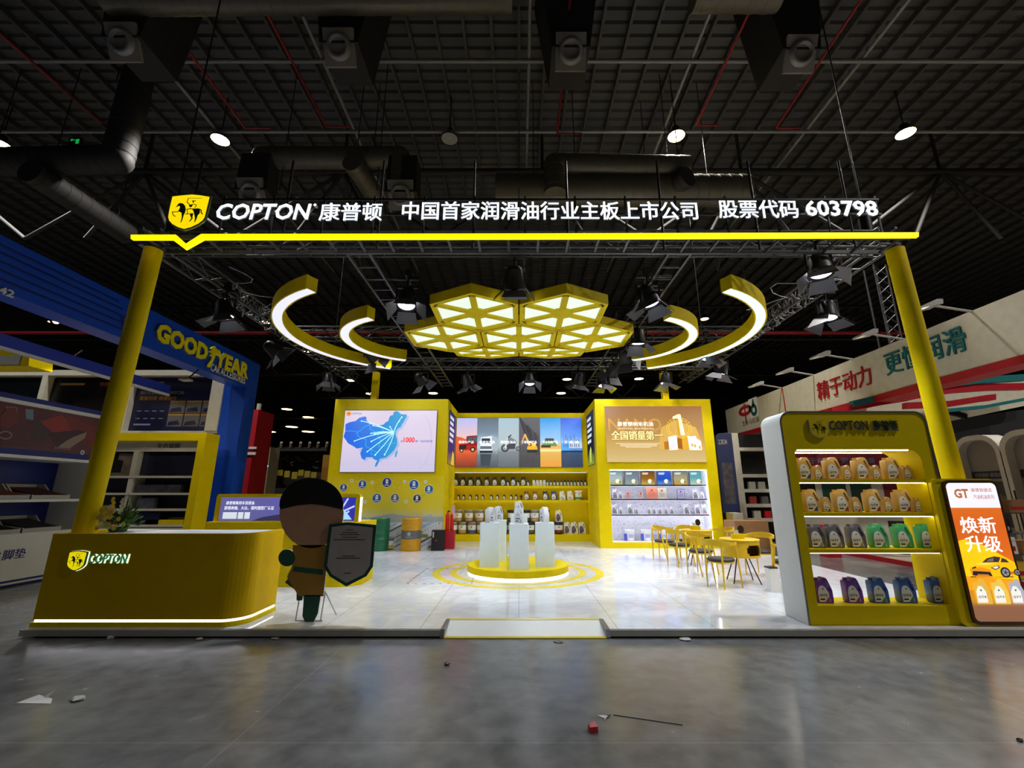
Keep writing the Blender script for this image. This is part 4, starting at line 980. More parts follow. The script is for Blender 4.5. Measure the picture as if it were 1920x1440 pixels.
q.P([(sx0 + 2.2, sz0 + .02), (sx1 - .05, sz0 + .02), (sx1 - .1, sz0 + .08), (sx0 + 2.3, sz0 + .2)], pmat((160, 210, 255), 1.0), y, 3)
q.build('screen_face', dk)

# ---------------------------------------------------------------- round plinth with five pedestals
pz = .27
pd = thing('round_plinth', 'low round yellow plinth with a glowing base ring in the middle of the booth', 'plinth', (RC[0], RC[1], ZP))
MB().lathe([(.001, pz), (1.04, pz), (1.06, pz - .012), (1.06, .135), (.001, .135)], YEL, 64, (RC[0], RC[1], 0), False).build('disc', pd)
MB().lathe([(1.035, .135), (1.05, .105), (1.05, ZP + .001), (.9, ZP + .001)], LEDS, 64, (RC[0], RC[1], 0)).build('led_ring', pd)
PED = mat('pedestal_white', (226, 236, 240), .4, noise=.02)
peds = [(-.6, 9.6, .84, 'front left'), (-.47, 10.45, .84, 'rear left'), (.0, 9.25, .84, 'front middle'), (.0, 10.55, .95, 'rear middle'), (.53, 9.62, .84, 'right')]
WJ = (228, 230, 234)
p0 = None
for i, (x, y, h, nm) in enumerate(peds):
    lb = 'white square pedestal at the %s of the round yellow plinth' % nm
    o = MB().ex([(u * .19, v * .19) for u, v in rrect(-1, -1, 1, 1, .12, 4)], 0, h, PED, 'z').build('pedestal'); o.location = (x, y, pz)
    tag(o, lb, 'pedestal', 'white display pedestals')
    put('wj', lambda l: jug(l, .2, .31, .115, WJ, WJ, '', (190, 160, 110), lab=mat('label_pale', (206, 210, 222), .35)), (x, y, pz + h), 'white oil jug standing on the %s pedestal' % nm, 'white jugs on the pedestals', R((58, 40, 0, 10, -62)[i]))

# ---------------------------------------------------------------- goods on the alcove shelves
def crop(x): return 820 + x / 6.4
def ax(px, Y, z): return (px - CX) / F * (Y * math.cos(PITCH) + (z - EYE) * math.sin(PITCH))
Ya = 16.25; g1 = 'jugs on the top alcove shelf'
def mk(*a, **k): return lambda lb: jug(lb, *a, **k)
put('redj', mk(.2, .32, .12, (170, 30, 30), (140, 20, 24), '', (220, 220, 220)), (ax(crop(135), Ya, 2), Ya, 1.96), 'red oil jug at the left end of the top alcove shelf', g1)
for i, x in enumerate((230, 315, 407, 500, 600, 697, 797, 918, 1038)):
    col = ((52, 56, 70), (60, 100, 170)) if i == 0 else ((48, 46, 52), (120, 60, 90)) if i == 1 else ((48, 50, 48), (70, 110, 90))
    put(('bj', min(i, 2)), mk(.205, .32, .12, col[0], col[0], '', col[1]), (ax(crop(x), Ya, 2), Ya, 1.96), '%s large black oil jug from the left on the top alcove shelf' % ORD[i], g1)
def small(key, col, patch, x, z, lb, grp, w=.105, h=.2, lab=LBLW):
    put(key, mk(w, h, .07, col, col, '', patch, hole=False, name='oil_bottle', cat='oil bottle', lab=lab), (ax(crop(x), Ya, z), Ya - .02, z), lb, grp)
BKC = (46, 46, 50)
for i, x in enumerate((850, 972, 1092)): small('bs', BKC, None, x, 1.96, 'small black oil bottle beside the %s large black jug on the top alcove shelf' % ('seventh', 'eighth', 'ninth')[i], g1)
for i, x in enumerate((1160, 1202, 1242, 1284)): small('ws', (226, 226, 220), (150, 150, 150), x, 1.96, '%s of four small white bottles on the top alcove shelf' % ORD[i], g1, .1, .21)
for i, x in enumerate((1325, 1367, 1407, 1448, 1490)): small('gsb', (70, 62, 56), (150, 110, 80), x, 1.96, '%s of five small brown-grey bottles right of the white ones on the top shelf' % ORD[i], g1, .1, .2)
for i, x in enumerate((1532, 1572, 1611, 1652, 1692, 1733, 1776)): small('kb', (34, 34, 40), None, x, 1.96, '%s of seven small black bottles at the right end of the top alcove shelf' % ORD[i], g1, .098, .205)
g2 = 'bottles on the middle alcove shelf'
for i, x in enumerate((106, 133, 166)): small('bs', BKC, None, x, 1.47, '%s of three small black bottles clustered left on the middle alcove shelf' % ORD[i], g2)
for i, x in enumerate((257, 320, 398, 475, 548, 650, 724, 805, 888, 948)):
    o = i in (1, 3, 8, 9)
    small('so' if o else 'bs', BKC if not o else (52, 40, 38), (190, 90, 60) if o else None, x, 1.47, '%s single small %s bottle from the left on the middle alcove shelf' % (ORD[i], 'orange-labelled' if o else 'black'), g2)
for k, (x, col, pc, lb) in enumerate(((1078, (120, 84, 50), (40, 40, 60), 'amber and white jug, left of the pair on the middle shelf'), (1182, (140, 84, 60), (60, 40, 50), 'reddish amber and white jug, right of the pair on the middle shelf'),
        (1302, (36, 60, 96), (40, 140, 120), 'dark blue jug with teal label on the middle shelf'), (1403, (50, 62, 130), (60, 150, 110), 'brighter blue jug with green label on the middle shelf'),
        (1500, (224, 226, 214), (80, 140, 70), 'white and green jug next to the blue jugs on the middle shelf'), (1595, (228, 228, 222), (220, 130, 60), 'white jug with an orange flash on the middle shelf'))):
    put(('mid', k), mk(.21, .32, .12, col, col, '', pc), (ax(crop(x), Ya, 1.5), Ya, 1.47), lb, g2)
tag(MB().box(-.03, .03, -.02, .02, 0, .1, plastic((120, 70, 40))).ball((0, 0, .13), .05, plastic((60, 34, 26)), 12).build('figurine'), 'tiny dark round-topped figurine on the middle alcove shelf', 'figurine').location = (ax(crop(1008), Ya, 1.5), Ya, 1.47)
PG = mat('pail_grey', (150, 144, 132), .35, .3); PK = mat('pail_black', (34, 34, 38), .4)
def pail(lb, body, lid, band, band2, s=1., name='oil_pail'):
    t = thing(name, lb, 'pail')
    MB().lathe([(.001, 0), (.135 * s, 0), (.155 * s, .36 * s), (.162 * s, .365 * s), (.162 * s, .385 * s)], body, 28).build('body', t)
    MB().lathe([(.166 * s, .355 * s), (.17 * s, .37 * s), (.17 * s, .395 * s), (.15 * s, .405 * s), (.001, .4 * s)], lid, 28).build('lid', t)
    q = MB().lathe([(.1455 * s, .14 * s), (.1545 * s, .3 * s)], LBLW, 28); q.lathe([(.1385 * s, .04 * s), (.1445 * s, .13 * s)], band, 28)
    q.D(0, .24 * s, .022 * s, INK, -.155 * s, 1, 10)
    q.build('label', t)
    q = MB(); q.path([(.165 * s * math.cos(a), -.1 * s * math.sin(a), .34 * s - .14 * s * math.sin(a)) for a in [R(k) for k in range(0, 181, 20)]], .005 * s, GRY, 5); q.build('bail', t)
    return t
g3 = 'pails on the alcove plinth'; Yp = 16.24
pk = {'o': (PG, PG, plastic((190, 150, 110))), 'b': (PG, PG, plastic((70, 90, 150))), 'k': (PK, PK, plastic((90, 96, 96))), 'm': (PK, PK, plastic((130, 40, 40)))}
def putpail(k, x, z, lb):
    put(('pail', k), lambda l: pail(l, *pk[k], None), (ax(crop(x), Yp, z + .2), Yp, z), lb, g3)
for i, (x, k) in enumerate(((192, 'b'), (300, 'o'), (415, 'b'), (525, 'o'), (640, 'b'), (790, 'k'), (900, 'b'), (1000, 'k'), (1115, 'k'), (1230, 'o'), (1340, 'k'), (1455, 'm'))):
    putpail(k, x, .33, '%s oil pail from the left in the bottom row on the alcove plinth' % ORD[i])
for i, (x, k) in enumerate(((247, 'o'), (380, 'o'), (505, 'o'), (630, 'b'), (742, 'b'), (895, 'k'), (1060, 'k'), (1167, 'o'), (1292, 'k'))):
    putpail(k, x, .735, '%s oil pail from the left in the upper row, stacked on the bottom pails' % ORD[i])
CAN = (230, 228, 206)
for i, (x, z, lb) in enumerate(((1458, .735, 'cream square can standing on the pail with the dark red label'), (1560, .33, 'cream square can, nearest the dark pail on the alcove plinth'), (1642, .33, 'cream square can between two others on the alcove plinth'), (1735, .33, 'cream square can at the right end of the alcove plinth'))):
    put('can', mk(.24, .4, .2, CAN, CAN, '', (210, 190, 60), cat='oil can', name='oil_can', lab=mat('can_label', (110, 90, 110), .4)), (ax(crop(x), Yp, z + .2), Yp, z), lb, 'cream cans on the alcove plinth')
put('wpail', lambda l: pail(l, WHT, WHT, plastic((60, 150, 100)), None, .8, 'white_pail'), (ax(crop(1695), Ya, 1.6), Ya, 1.47), 'white pail with a green band at the right end of the middle shelf', g2)

# ---------------------------------------------------------------- goods in the white niche of the right wall
def nc(x): return 1110 + x / 7.111
Yn = 14.36
for i, (x, st) in enumerate(((315, [(0, (196, 200, 120)), (.5, (210, 226, 224)), (1, (120, 170, 186))]), (528, [(0, (170, 190, 180)), (.5, (150, 170, 180)), (1, (120, 140, 156))]), (745, [(0, (226, 200, 110)), (.4, (190, 130, 40)), (1, (120, 84, 40))]),
        (962, [(0, (120, 170, 236)), (.4, (40, 100, 226)), (1, (70, 110, 236))]), (1180, [(0, (220, 180, 70)), (.5, (206, 196, 150)), (1, (130, 140, 130))]), (1395, [(0, (214, 240, 220)), (.5, (120, 200, 206)), (1, (110, 186, 200))]))):
    X = ax(nc(x), 14.5, 2.15); nm = ('pale yellow-blue', 'grey', 'brown and gold', 'bright blue', 'sand and grey', 'turquoise')[i]
    q = MB().box(-.225, .225, 0, .03, 0, .44, GRY); q.Q(-.215, .01, .215, .43, grad('pic_card%d' % i, st, 2, 0, .44, .95, .3, .25), 0, 0)
    q.Q(-.17, .36, .02, .385, pmat((246, 246, 250), 1.0), 0, 1); q.Q(-.17, .33, .0, .345, pmat((226, 230, 236), .9), 0, 1); q.D(.06, .12, .07, pmat((240, 236, 210), .9), 0, 1, 9); q.D(.13, .1, .04, pmat((150, 140, 110), .8), 0, 2, 8)
    o = q.build('lit_picture'); o.location = (X, 14.5, 1.957); tag(o, '%s lit square picture in the top row of the white niche' % nm, 'picture', 'small lit pictures')
SPECK = mat('dotted_white', (232, 232, 242), .35)
def speck_mat():
    m = SPECK; N, L = m.node_tree.nodes, m.node_tree.links; b = N['Principled BSDF']
    tc = N.new('ShaderNodeTexCoord'); v = N.new('ShaderNodeTexVoronoi'); v.inputs['Scale'].default_value = 17; L.new(tc.outputs['Object'], v.inputs[0])
    r = N.new('ShaderNodeValToRGB'); r.color_ramp.elements[0].position = .2; r.color_ramp.elements[0].color = lin((140, 136, 140)); r.color_ramp.elements[1].position = .26; r.color_ramp.elements[1].color = lin((234, 234, 244))
    L.new(v.outputs[0], r.inputs[0]); L.new(r.outputs[0], b.inputs['Base Color'])
speck_mat()
rn = random.Random(11)
for (za, zb_, nm) in ((.29, 1.0, 'lower'), (1.075, 1.45, 'middle'), (1.535, 1.85, 'upper')):
    q = MB()
    q.Q(2.84, za, 5.84, zb_ - (.12 if nm == 'lower' else 0), SPECK, 14.578, 0)
    struct(q.build('dotted_print', wr))
gN = 'white bottles in the niche'
def nj(key, w, h, x, z, lb, patch, yy=14.3, body=(228, 228, 234)):
    put(key, mk(w, h, .1, body, body, '', patch, lab=mat('label_pale2', (150, 146, 158), .35, noise=.25, scale=40), hole=w > .14, name='white_jug' if w > .14 else 'white_bottle', cat='oil jug' if w > .14 else 'oil bottle'), (ax(nc(x), yy, z + .1), yy, z), lb, gN)
for i, x in enumerate((303, 513, 1262, 1410, 1500)): nj('nb%d' % (i > 2), .19, .31, x, 1.07, '%s large white jug from the left on the middle niche shelf' % ORD[i], (180, 50, 70) if i > 2 else (120, 116, 130))
for i, x in enumerate((382, 592, 760, 828, 905, 985, 1062)): nj('ns', .11, .22, x, 1.07, '%s small white bottle from the left on the middle niche shelf' % ORD[i], (150, 146, 140))
for i, x in enumerate((310, 1380)): nj('nb0', .19, .31, x, 1.53, '%s large white jug on the upper niche shelf' % ('left', 'right')[i], None)
for i, x in enumerate((380, 1465)): nj('ns', .11, .22, x, 1.53, '%s small white bottle on the upper niche shelf' % ('left', 'right')[i], None)
for i, (x, w, h, c1, lb) in enumerate(((480, .15, .22, (226, 160, 150), 'small pink framed certificate, left of two on the upper niche shelf'), (650, .15, .22, (226, 190, 190), 'small pink framed certificate, right of two on the upper niche shelf'), (800, .36, .36, (224, 140, 116), 'wide red-orange open certificate in the niche'), (935, .3, .34, (216, 206, 190), 'cream certificate with a crest in the niche'), (1187, .24, .3, (180, 180, 220), 'lilac certificate in a dark frame in the niche'))):
    q = MB().box(-w / 2, w / 2, 0, .015, 0, h, BLK if i == 4 else LGR); q.Q(-w / 2 + .012, .012, w / 2 - .012, h - .012, mat('cert%d' % i, c1, .4, noise=.12), 0, 1); q.D(0, h * .74, .028, RED, 0, 2, 12)
    for k in range(3): q.Q(-w * .3, h * (.5 - .13 * k), w * .3, h * (.53 - .13 * k), INK if i != 2 else RED, 0, 2)
    o = q.build('certificate'); o.location = (ax(nc(x), 14.25, 1.65), 14.25, 1.532); tag(o, lb, 'certificate', 'certificates in the niche')
for i, x in enumerate((500, 720, 950, 1170)):
    X = ax(nc(x), 14.35, .45)
    t = thing('white_pail', '%s white pail from the left on the niche floor' % ORD[i], 'pail', (0, 0, 0), 'white pails in the niche')
    MB().lathe([(.001, 0), (.14, 0), (.15, .3)], NI, 24).build('body', t); MB().lathe([(.155, .29), (.158, .33), (.001, .34)], WHT, 24).build('lid', t)
    q = MB(); q.Q(-.2, .02, -.11, .22, mat('print_blue', (70, 80, 190), .4), -.145, 1); q.Q(-.06, .1, .08, .2, mat('print_lilac', (170, 170, 210), .4), -.152, 1); q.build('label', t)
    t.location = (X, 14.35, .286)

# ---------------------------------------------------------------- drums, pail, case, red stand by the mural
def drum(lb, x, y, body, band, top):
    t = thing('oil_drum', lb, 'drum', (x, y, ZP), 'steel drums'); z0 = ZP; r = .285
    pr = [(.001, 0), (r, 0), (r + .012, .01), (r, .03)]
    for k in range(4): pr += [(r, .06 + k * .055), (r + .007, .075 + k * .055), (r, .09 + k * .055)]
    pr += [(r, .29), (r + .014, .305), (r, .32), (r, .56), (r + .014, .575), (r, .59)]
    for k in range(4): pr += [(r, .62 + k * .055), (r + .007, .635 + k * .055), (r, .65 + k * .055)]
    pr += [(r, .86), (r + .012, .875), (r + .012, .885), (r - .02, .88), (r - .02, .868), (.001, .868)]
    MB().lathe(pr, body, 40, (x, y, z0)).build('body', t)
    if band:
        q = MB().lathe([(r + .003, .325), (r + .003, .555)], band, 40, (x, y, z0)); q.build('label_band', t)
        q = MB(); yy = y - r - .006
        q.D(x, z0 + .47, .055, LGR, yy, 1, 16); q.T('COPTON', x - .085, z0 + .365, x + .085, z0 + .4, LGR, yy, 1, .02); q.build('printed_mark', t)
    MB().tube((x + .12, y - .1, z0 + .868), (x + .12, y - .1, z0 + .886), .035, top, 12).build('bung', t)
    return t
def gx(px, py, z=ZP): return atz(px, py, z)
a = gx(765, 1034); drum('ochre steel drum with a grey label band, standing against the mural', a[0], a[1] + .29, mat('drum_ochre', (206, 150, 20), .35, .1), mat('drum_band', (96, 98, 98), .4), LGR)
a = gx(703, 1034); drum('green ribbed steel drum partly behind the shield notice', a[0], a[1] + .29, mat('drum_green', (24, 104, 70), .35, .1), None, YEL)
a = gx(727, 1031); put('gp', lambda l: pail(l, mat('pail_mid', (110, 114, 116), .4), mat('pail_lid', (130, 132, 134), .4), YELD, None, .84, 'grey_pail'), (a[0], a[1] + .12, ZP), 'grey lidded pail with a yellow label between the two drums', 'pails by the mural')
a = gx(820, 1033); t = thing('black_case', 'black upright box with a small red badge in front of the mural', 'case', (a[0], a[1] + .15, ZP))
MB().box(a[0] - .19, a[0] + .17, a[1] + .02, a[1] + .3, ZP, ZP + .56, BLK).build('body', t)
q = MB(); q.D(a[0] - .05, ZP + .28, .025, RED, a[1] + .02, 1, 12); q.Q(a[0] - .16, ZP + .36, a[0] - .12, ZP + .52, LGR, a[1] + .02, 1); q.build('badge', t)
a = gx(842, 1030); t = thing('fire_extinguisher_box', 'red fire extinguisher box with two extinguishers, at the foot of the yellow alcove', 'extinguisher box', (a[0], a[1] + .15, ZP))
MB().box(a[0] - .16, a[0] + .14, a[1] + .02, a[1] + .25, ZP, ZP + .5, RED).build('box_body', t)
MB().box(a[0] - .15, a[0] + .13, a[1] + .015, a[1] + .255, ZP + .5, ZP + .52, RED).build('lid', t)
for dx in (-.1, .04):
    q = MB().lathe([(.001, .52), (.055, .52), (.06, .6), (.06, .95), (.03, 1.02), (.02, 1.06)], mat('extinguisher_red', (190, 26, 30), .3), 16, (a[0] + dx, a[1] + .14, ZP))
    q.box(a[0] + dx - .01, a[0] + dx + .07, a[1] + .12, a[1] + .15, ZP + 1.05, ZP + 1.09, BLK); q.build('cylinder', t)
MB().box(a[0] + .03, a[0] + .12, a[1] + .1, a[1] + .11, ZP + .85, ZP + 1.25, mat('red_leaflet', (200, 160, 170), .5)).build('leaflet_holder', t)

# ---------------------------------------------------------------- cafe chairs and tables
CW = mat('chair_ochre', (224, 184, 30), .42, noise=.05, scale=10)
def chair_proto(lb):
    t = thing('cafe_chair', lb, 'chair', (0, 0, 0), 'ochre cafe chairs')
    q = MB().lathe([(.001, .43), (.2, .43), (.232, .445), (.235, .465), (.2, .485), (.001, .49)], BLS, 28); q.build('seat_pad', t)
    MB().lathe([(.001, .405), (.215, .405), (.228, .418), (.228, .43), (.001, .43)], CW, 28).build('seat_frame', t)
    pts = [(.275 * math.cos(R(k)), .265 * math.sin(R(k)) + .0, .745 - .012 * math.cos(R(2 * k))) for k in range(-28, 209, 8)]
    n = len(pts); q = MB(); k0 = None; vs = []; 
    for i, p in enumerate(pts):
        a = R(-28 + 8 * i); wdt = .02 + .035 * max(0, math.sin(a)); o = Vector((math.cos(a), math.sin(a), 0))
        for (u, w) in ((-.012, -wdt), (.012, -wdt), (.014, wdt), (-.01, wdt)): vs.append(tuple(Vector(p) + o * u + Vector((0, 0, w))))
    q.add(vs, [(i * 4 + j, i * 4 + (j + 1) % 4, (i + 1) * 4 + (j + 1) % 4, (i + 1) * 4 + j) for i in range(n - 1) for j in range(4)] + [(3, 2, 1, 0), tuple(range(n * 4 - 4, n * 4))], CW)
    q.build('back_rail', t)
    q = MB(); q.P([(-.03, .76), (.03, .76), (.03, .79), (-.03, .79)], INK, .29, 0); 
    for k in (-14, 194, 55, 125):
        a = R(k); top = (.272 * math.cos(a), .262 * math.sin(a), .735); bot = (.27 * math.cos(a), .29 * math.sin(a) - (.03 if k in (-14, 194) else 0), 0)
        if k in (-14, 194): bot = (bot[0] * .95, bot[1] - .09, 0)
        mid = tuple(top[i] + (bot[i] - top[i]) * .42 for i in range(3))
        MB().tube(mid, top, .019, CW, 10, .014).tube(mid, bot, .019, CW, 10, .011).build('leg', t)
    return t
def seat(x, y, fx_, fy_, lb):
    rz = math.atan2(fx_ - x, -(fy_ - y))
    put('chair', chair_proto, (x, y, ZP), lb, 'ochre cafe chairs', rz)
T1, T2 = (4.17, 8.85), (4.2, 11.0)
seat(3.6, 8.42, *T1, 'nearest ochre chair with black seat at the near table, its back to the aisle')
seat(3.72, 9.62, *T1, 'ochre chair with black seat on the far left side of the near table')
seat(4.9, 9.55, *T1, 'ochre chair with black seat on the far right side of the near table')
seat(4.62, 8.1, 4.1, 8.9, 'ochre chair with black seat half hidden by the white shelf unit')
seat(3.68, 10.75, *T2, 'ochre chair with black seat at the near left of the far table')
seat(3.6, 11.6, *T2, 'ochre chair at the far left of the far table, by the white niche')
seat(4.25, 11.75, *T2, 'ochre chair with black seat behind the far table, facing the front')
seat(4.88, 11.2, *T2, 'ochre chair with black seat at the right of the far table')
def table(c, lb, wa):
    t = thing('drum_table', lb, 'table', (c[0], c[1], ZP), 'round drum tables'); z = ZP
    MB().lathe([(.001, .765), (.34, .765), (.35, .757), (.35, .742), (.34, .735), (.001, .735)], CW, 40, (c[0], c[1], z)).build('tabletop', t)
    q = MB(); n = 64; ro, ri, zs = .335, .315, [.45, .49, .53, .63, .67, .735]
    keep = lambda i, k: not (abs((i * 360 / n - wa + 180) % 360 - 180) < (26 if k in (2,) else 22 if k in (1, 3) else -1))
    for i in range(n):
        a0, a1 = R(i * 360 / n), R((i + 1) * 360 / n)
        for k in range(5):
            if keep(i, k):
                for r_ in (ro, ri):
                    q.add([(c[0] + r_ * math.cos(a), c[1] + r_ * math.sin(a), z + h) for a, h in ((a0, zs[k]), (a1, zs[k]), (a1, zs[k + 1]), (a0, zs[k + 1]))], [(0, 1, 2, 3)], CW)
    q.lathe([(ri, .45), (ro, .45)], CW, n, (c[0], c[1], z)); q.lathe([(.001, .46), (ri, .46)], DRK, n, (c[0], c[1], z))
    q.build('drum_body', t)
    for k in range(4):
        a = R(35 + 90 * k); MB().tube((c[0] + .14 * math.cos(a), c[1] + .14 * math.sin(a), z + .45), (c[0] + .33 * math.cos(a), c[1] + .33 * math.sin(a), z + .0), .011, BLK, 8).build('leg', t)
    h = thing('card_holder', 'small yellow card holder with a plain dark card on the %s table' % ('near' if c is T1 else 'far'), 'card holder', (c[0] - .05, c[1] - .05, z + .765), 'card holders')
    MB().box(c[0] - .14, c[0] + .06, c[1] - .1, c[1] + .02, z + .765, z + .85, YEL).build('box_body', h)
    MB().ex(oval(c[0] + .04, z + .93, .06, .075), c[1] - .03, c[1] - .02, SK['hair']).build('plain_card', h)
    MB().box(c[0] - .1, c[0] - .02, c[1] - .05, c[1] - .04, z + .84, z + .92, PAPER).build('paper_slip', h)
table(T1, 'near round ochre drum table with black splayed legs and an oval cut-out', -70)
table(T2, 'far round ochre drum table among four chairs by the white niche', -60)
a = gx(1457, 1111); t = thing('litter_bin', 'slim white floor bin beside the half hidden chair', 'bin', (a[0], a[1] + .08, ZP))
MB().box(a[0] - .075, a[0] + .06, a[1], a[1] + .16, ZP, ZP + .37, WHT).build('body', t); MB().box(a[0] - .08, a[0] + .065, a[1] - .005, a[1] + .165, ZP + .37, ZP + .39, BLK).build('lid', t)

# ---------------------------------------------------------------- hexagon canopy and arc lamps
HZ, HA, HC = EYE + 3.5, .99, (0.0, 9.78)
def hexp(c, r): return [(c[0] + r * math.sin(R(60 * k)), c[1] + r * math.cos(R(60 * k))) for k in range(6)]
s3 = math.sqrt(3) * HA
cells = [((-s3 / 2, -1.5 * HA), 'front left'), ((s3 / 2, -1.5 * HA), 'front right'), ((-s3, 0), 'middle-row left'), ((0, 0), 'centre'), ((s3, 0), 'middle-row right'), ((-s3 / 2, 1.5 * HA), 'rear left'), ((s3 / 2, 1.5 * HA), 'rear right')]
for (c, nm) in cells:
    r0 = HA * .985; h = .2
    t = thing('hexagon_lamp', 'yellow-framed lit hexagon lamp with six white panes, %s of the hanging cluster' % nm, 'hanging lamp', (HC[0] + c[0], HC[1] + c[1], HZ), 'hexagon lamp cluster')
    q = MB(); O, I_ = hexp((0, 0), r0), hexp((0, 0), r0 - .125); 
    q.ring(O, I_, 0, h, YEL, YEL, YEL, 'z', smooth=False)
    for k in range(6):                    # spokes
        a = R(60 * k); d = Vector((math.sin(a), math.cos(a), 0)); o = Vector((d.y, -d.x, 0)) * .062
        p, e = d * .1, d * (r0 - .1)
        vs = [(*(v).xy, z) for z in (0, .07) for v in (p - o, p + o, e + o, e - o)]
        q.add(vs, [(0, 1, 2, 3), (4, 5, 6, 7), (0, 1, 5, 4), (1, 2, 6, 5), (2, 3, 7, 6), (3, 0, 4, 7)], YEL)
    q.ex(hexp((0, 0), .255), -.004, .07, YEL, 'z'); q.ex(O, h - .01, h, YEL, 'z')
    fo = q.build('frame', t, local=True)
    q = MB(); q.ex(hexp((0, 0), r0 - .08), .045, .06, HEXL, 'z'); q.build('lit_panes', t, local=True)
    for k in (0, 2, 4): MB().tube((.6 * math.sin(R(60 * k)), .6 * math.cos(R(60 * k)), h), (.6 * math.sin(R(60 * k)), .6 * math.cos(R(60 * k)), h + .38), .006, BLK, 5).build('hanging_wire', t, local=True)
    if nm.startswith('rear'):
        tl = R(9.5); t.rotation_euler = (tl, 0, 0)
        # hinge on the near corner of the cell
        t.location.z += (HA) * math.sin(tl) * .75; t.location.y -= .02
for (sx, rad, span, cy, lb) in ((-1, 2.79, 64, 9.74, 'big yellow arc lamp with a white glowing underside, left of the hexagon cluster'), (-1, 1.575, 68, 10.0, 'small yellow arc lamp with a white glowing underside, left of the hexagon cluster'),
                                (1, 2.79, 64, 9.74, 'big yellow arc lamp with a white glowing underside, right of the hexagon cluster'), (1, 1.575, 68, 10.0, 'small yellow arc lamp with a white glowing underside, right of the hexagon cluster')):
    cx = sx * 2.47; n = 40
    A = [R(180 - span + 2 * span * i / n) if sx < 0 else R(-span + 2 * span * i / n) for i in range(n + 1)]
    t = thing('arc_lamp', lb, 'hanging lamp', (cx, cy, HZ), 'arc lamps')
    pts = [(cx + rad * math.cos(a), cy + rad * math.sin(a), HZ) for a in A]
    MB().sweep(pts, [(-.115, 0), (-.09, 0), (-.09, .012), (.09, .012), (.09, 0), (.115, 0), (.115, .27), (-.115, .27)], YEL).build('channel', t)
    MB().sweep(pts, [(-.088, .003), (.088, .003), (.088, .01), (-.088, .01)], ARCL if sx < 0 else ARCR).build('diffuser', t)
    for i in (4, 20, 36): MB().tube((pts[i][0], pts[i][1], HZ + .27), (pts[i][0], pts[i][1], HZ + .6), .006, BLK, 5).build('hanging_wire', t)

# ---------------------------------------------------------------- lighting truss and spotlights
TZ = EYE + 4.05
def box_truss(p, q_, lb, s=.3):
    p, q_ = Vector(p), Vector(q_); d = (q_ - p); L_ = d.length; d.normalize(); o = Vector((-d.y, d.x, 0)) * s / 2; up = Vector((0, 0, s))
    t = thing('lighting_truss', lb, 'truss', p)
    for a in (o, -o):
        for h in (Vector(), up): MB().tube(p + a + h, q_ + a + h, .024, TRS, 8).build('chord', t)
    b_ = MB(); k = int(L_ / .42)
    for i in range(k):
        u, v = p + d * (L_ * i / k), p + d * (L_ * (i + 1) / k)
        for a in (o, -o): b_.tube(u + a, v + a + up, .011, TRS, 5) if i % 2 else b_.tube(u + a + up, v + a, .011, TRS, 5)
        b_.tube(u + o, u - o, .012, TRS, 5); b_.tube(u + o + up, v - o + up, .011, TRS, 5)
    b_.build('bracing', t)
    return t
box_truss((-6.2, 6.85, TZ), (6.2, 6.85, TZ), 'front cross truss carrying stage spotlights behind the header sign')
box_truss((-6.2, 11.3, TZ), (6.2, 11.3, TZ), 'middle cross truss over the hexagon lamp cluster')
box_truss((-6.2, 14.15, TZ), (6.2, 14.15, TZ), 'rear cross truss carrying spotlights over the back walls')
box_truss((-6.2, 6.6, TZ), (-6.2, 16.2, TZ), 'left side truss running from front to back of the booth')
box_truss((6.2, 6.6, TZ), (6.2, 16.2, TZ), 'right side truss running from front to back of the booth')
for sx, nm in ((-1, 'left'), (1, 'right')):
    t = thing('ladder_truss', 'flat grey ladder truss running back on the %s of the hexagon cluster' % nm, 'truss', (sx * 2.72, 6.7, TZ - .1)); q = MB()
    for a in (-.19, .19): MB().box(sx * 2.72 + a - .02, sx * 2.72 + a + .02, 6.7, 16.4, TZ - .12, TZ - .07, TRS).build('side_rail', t)
    for i in range(22): MB().box(sx * 2.72 - .19, sx * 2.72 + .19, 6.75 + i * .45, 6.78 + i * .45, TZ - .11, TZ - .08, TRS).build('rung', t)
for i, (sx, nm) in enumerate(((-1, 'left'), (1, 'right'))):
    q = MB(); r_ = random.Random(i + 2); CAB = mat('cable_pale', (170, 170, 180), .5)
    for k in range(26):
        y0 = 8.6 + k * .1; pts = [(sx * 6.2 + r_.uniform(-.1, .1), y0 + j * .03, TZ + .35 - .5 * math.sin(math.pi * j / 6) * r_.uniform(.6, 1)) for j in range(7)]
        q.path(pts, .012, CAB if k % 3 else BLK, 5)
    tag(q.build('cable_loops', org=(sx * 6.2, 9, TZ)), 'looped power cables hung over the %s side truss' % nm, 'cables')
    q = MB(); r2 = random.Random(i + 9)
    pts = [(sx * 5.2 + .3 * math.sin(j * .8), 7.2 + j * .12, TZ - .1 - .12 * abs(math.sin(j * .6))) for j in range(16)]
    q.path(pts, .008, CAB, 5); tag(q.build('cable', org=(sx * 5.2, 7.2, TZ)), 'single pale cable sagging below the %s end of the front truss' % nm, 'cable')
for sx, yy, xe, nm in ((-1, 7.89, -2.05, 'left'), (1, 7.79, 2.35, 'right')):
    tag(MB().tube((sx * 2.95, yy, TZ + .02), (xe, yy, TZ + .02), .03, TRS, 8).build('outrigger_pipe', org=(sx * 2.72, yy, TZ)), 'short grey outrigger pipe holding the spotlight on the %s ladder truss' % nm, 'pipe')
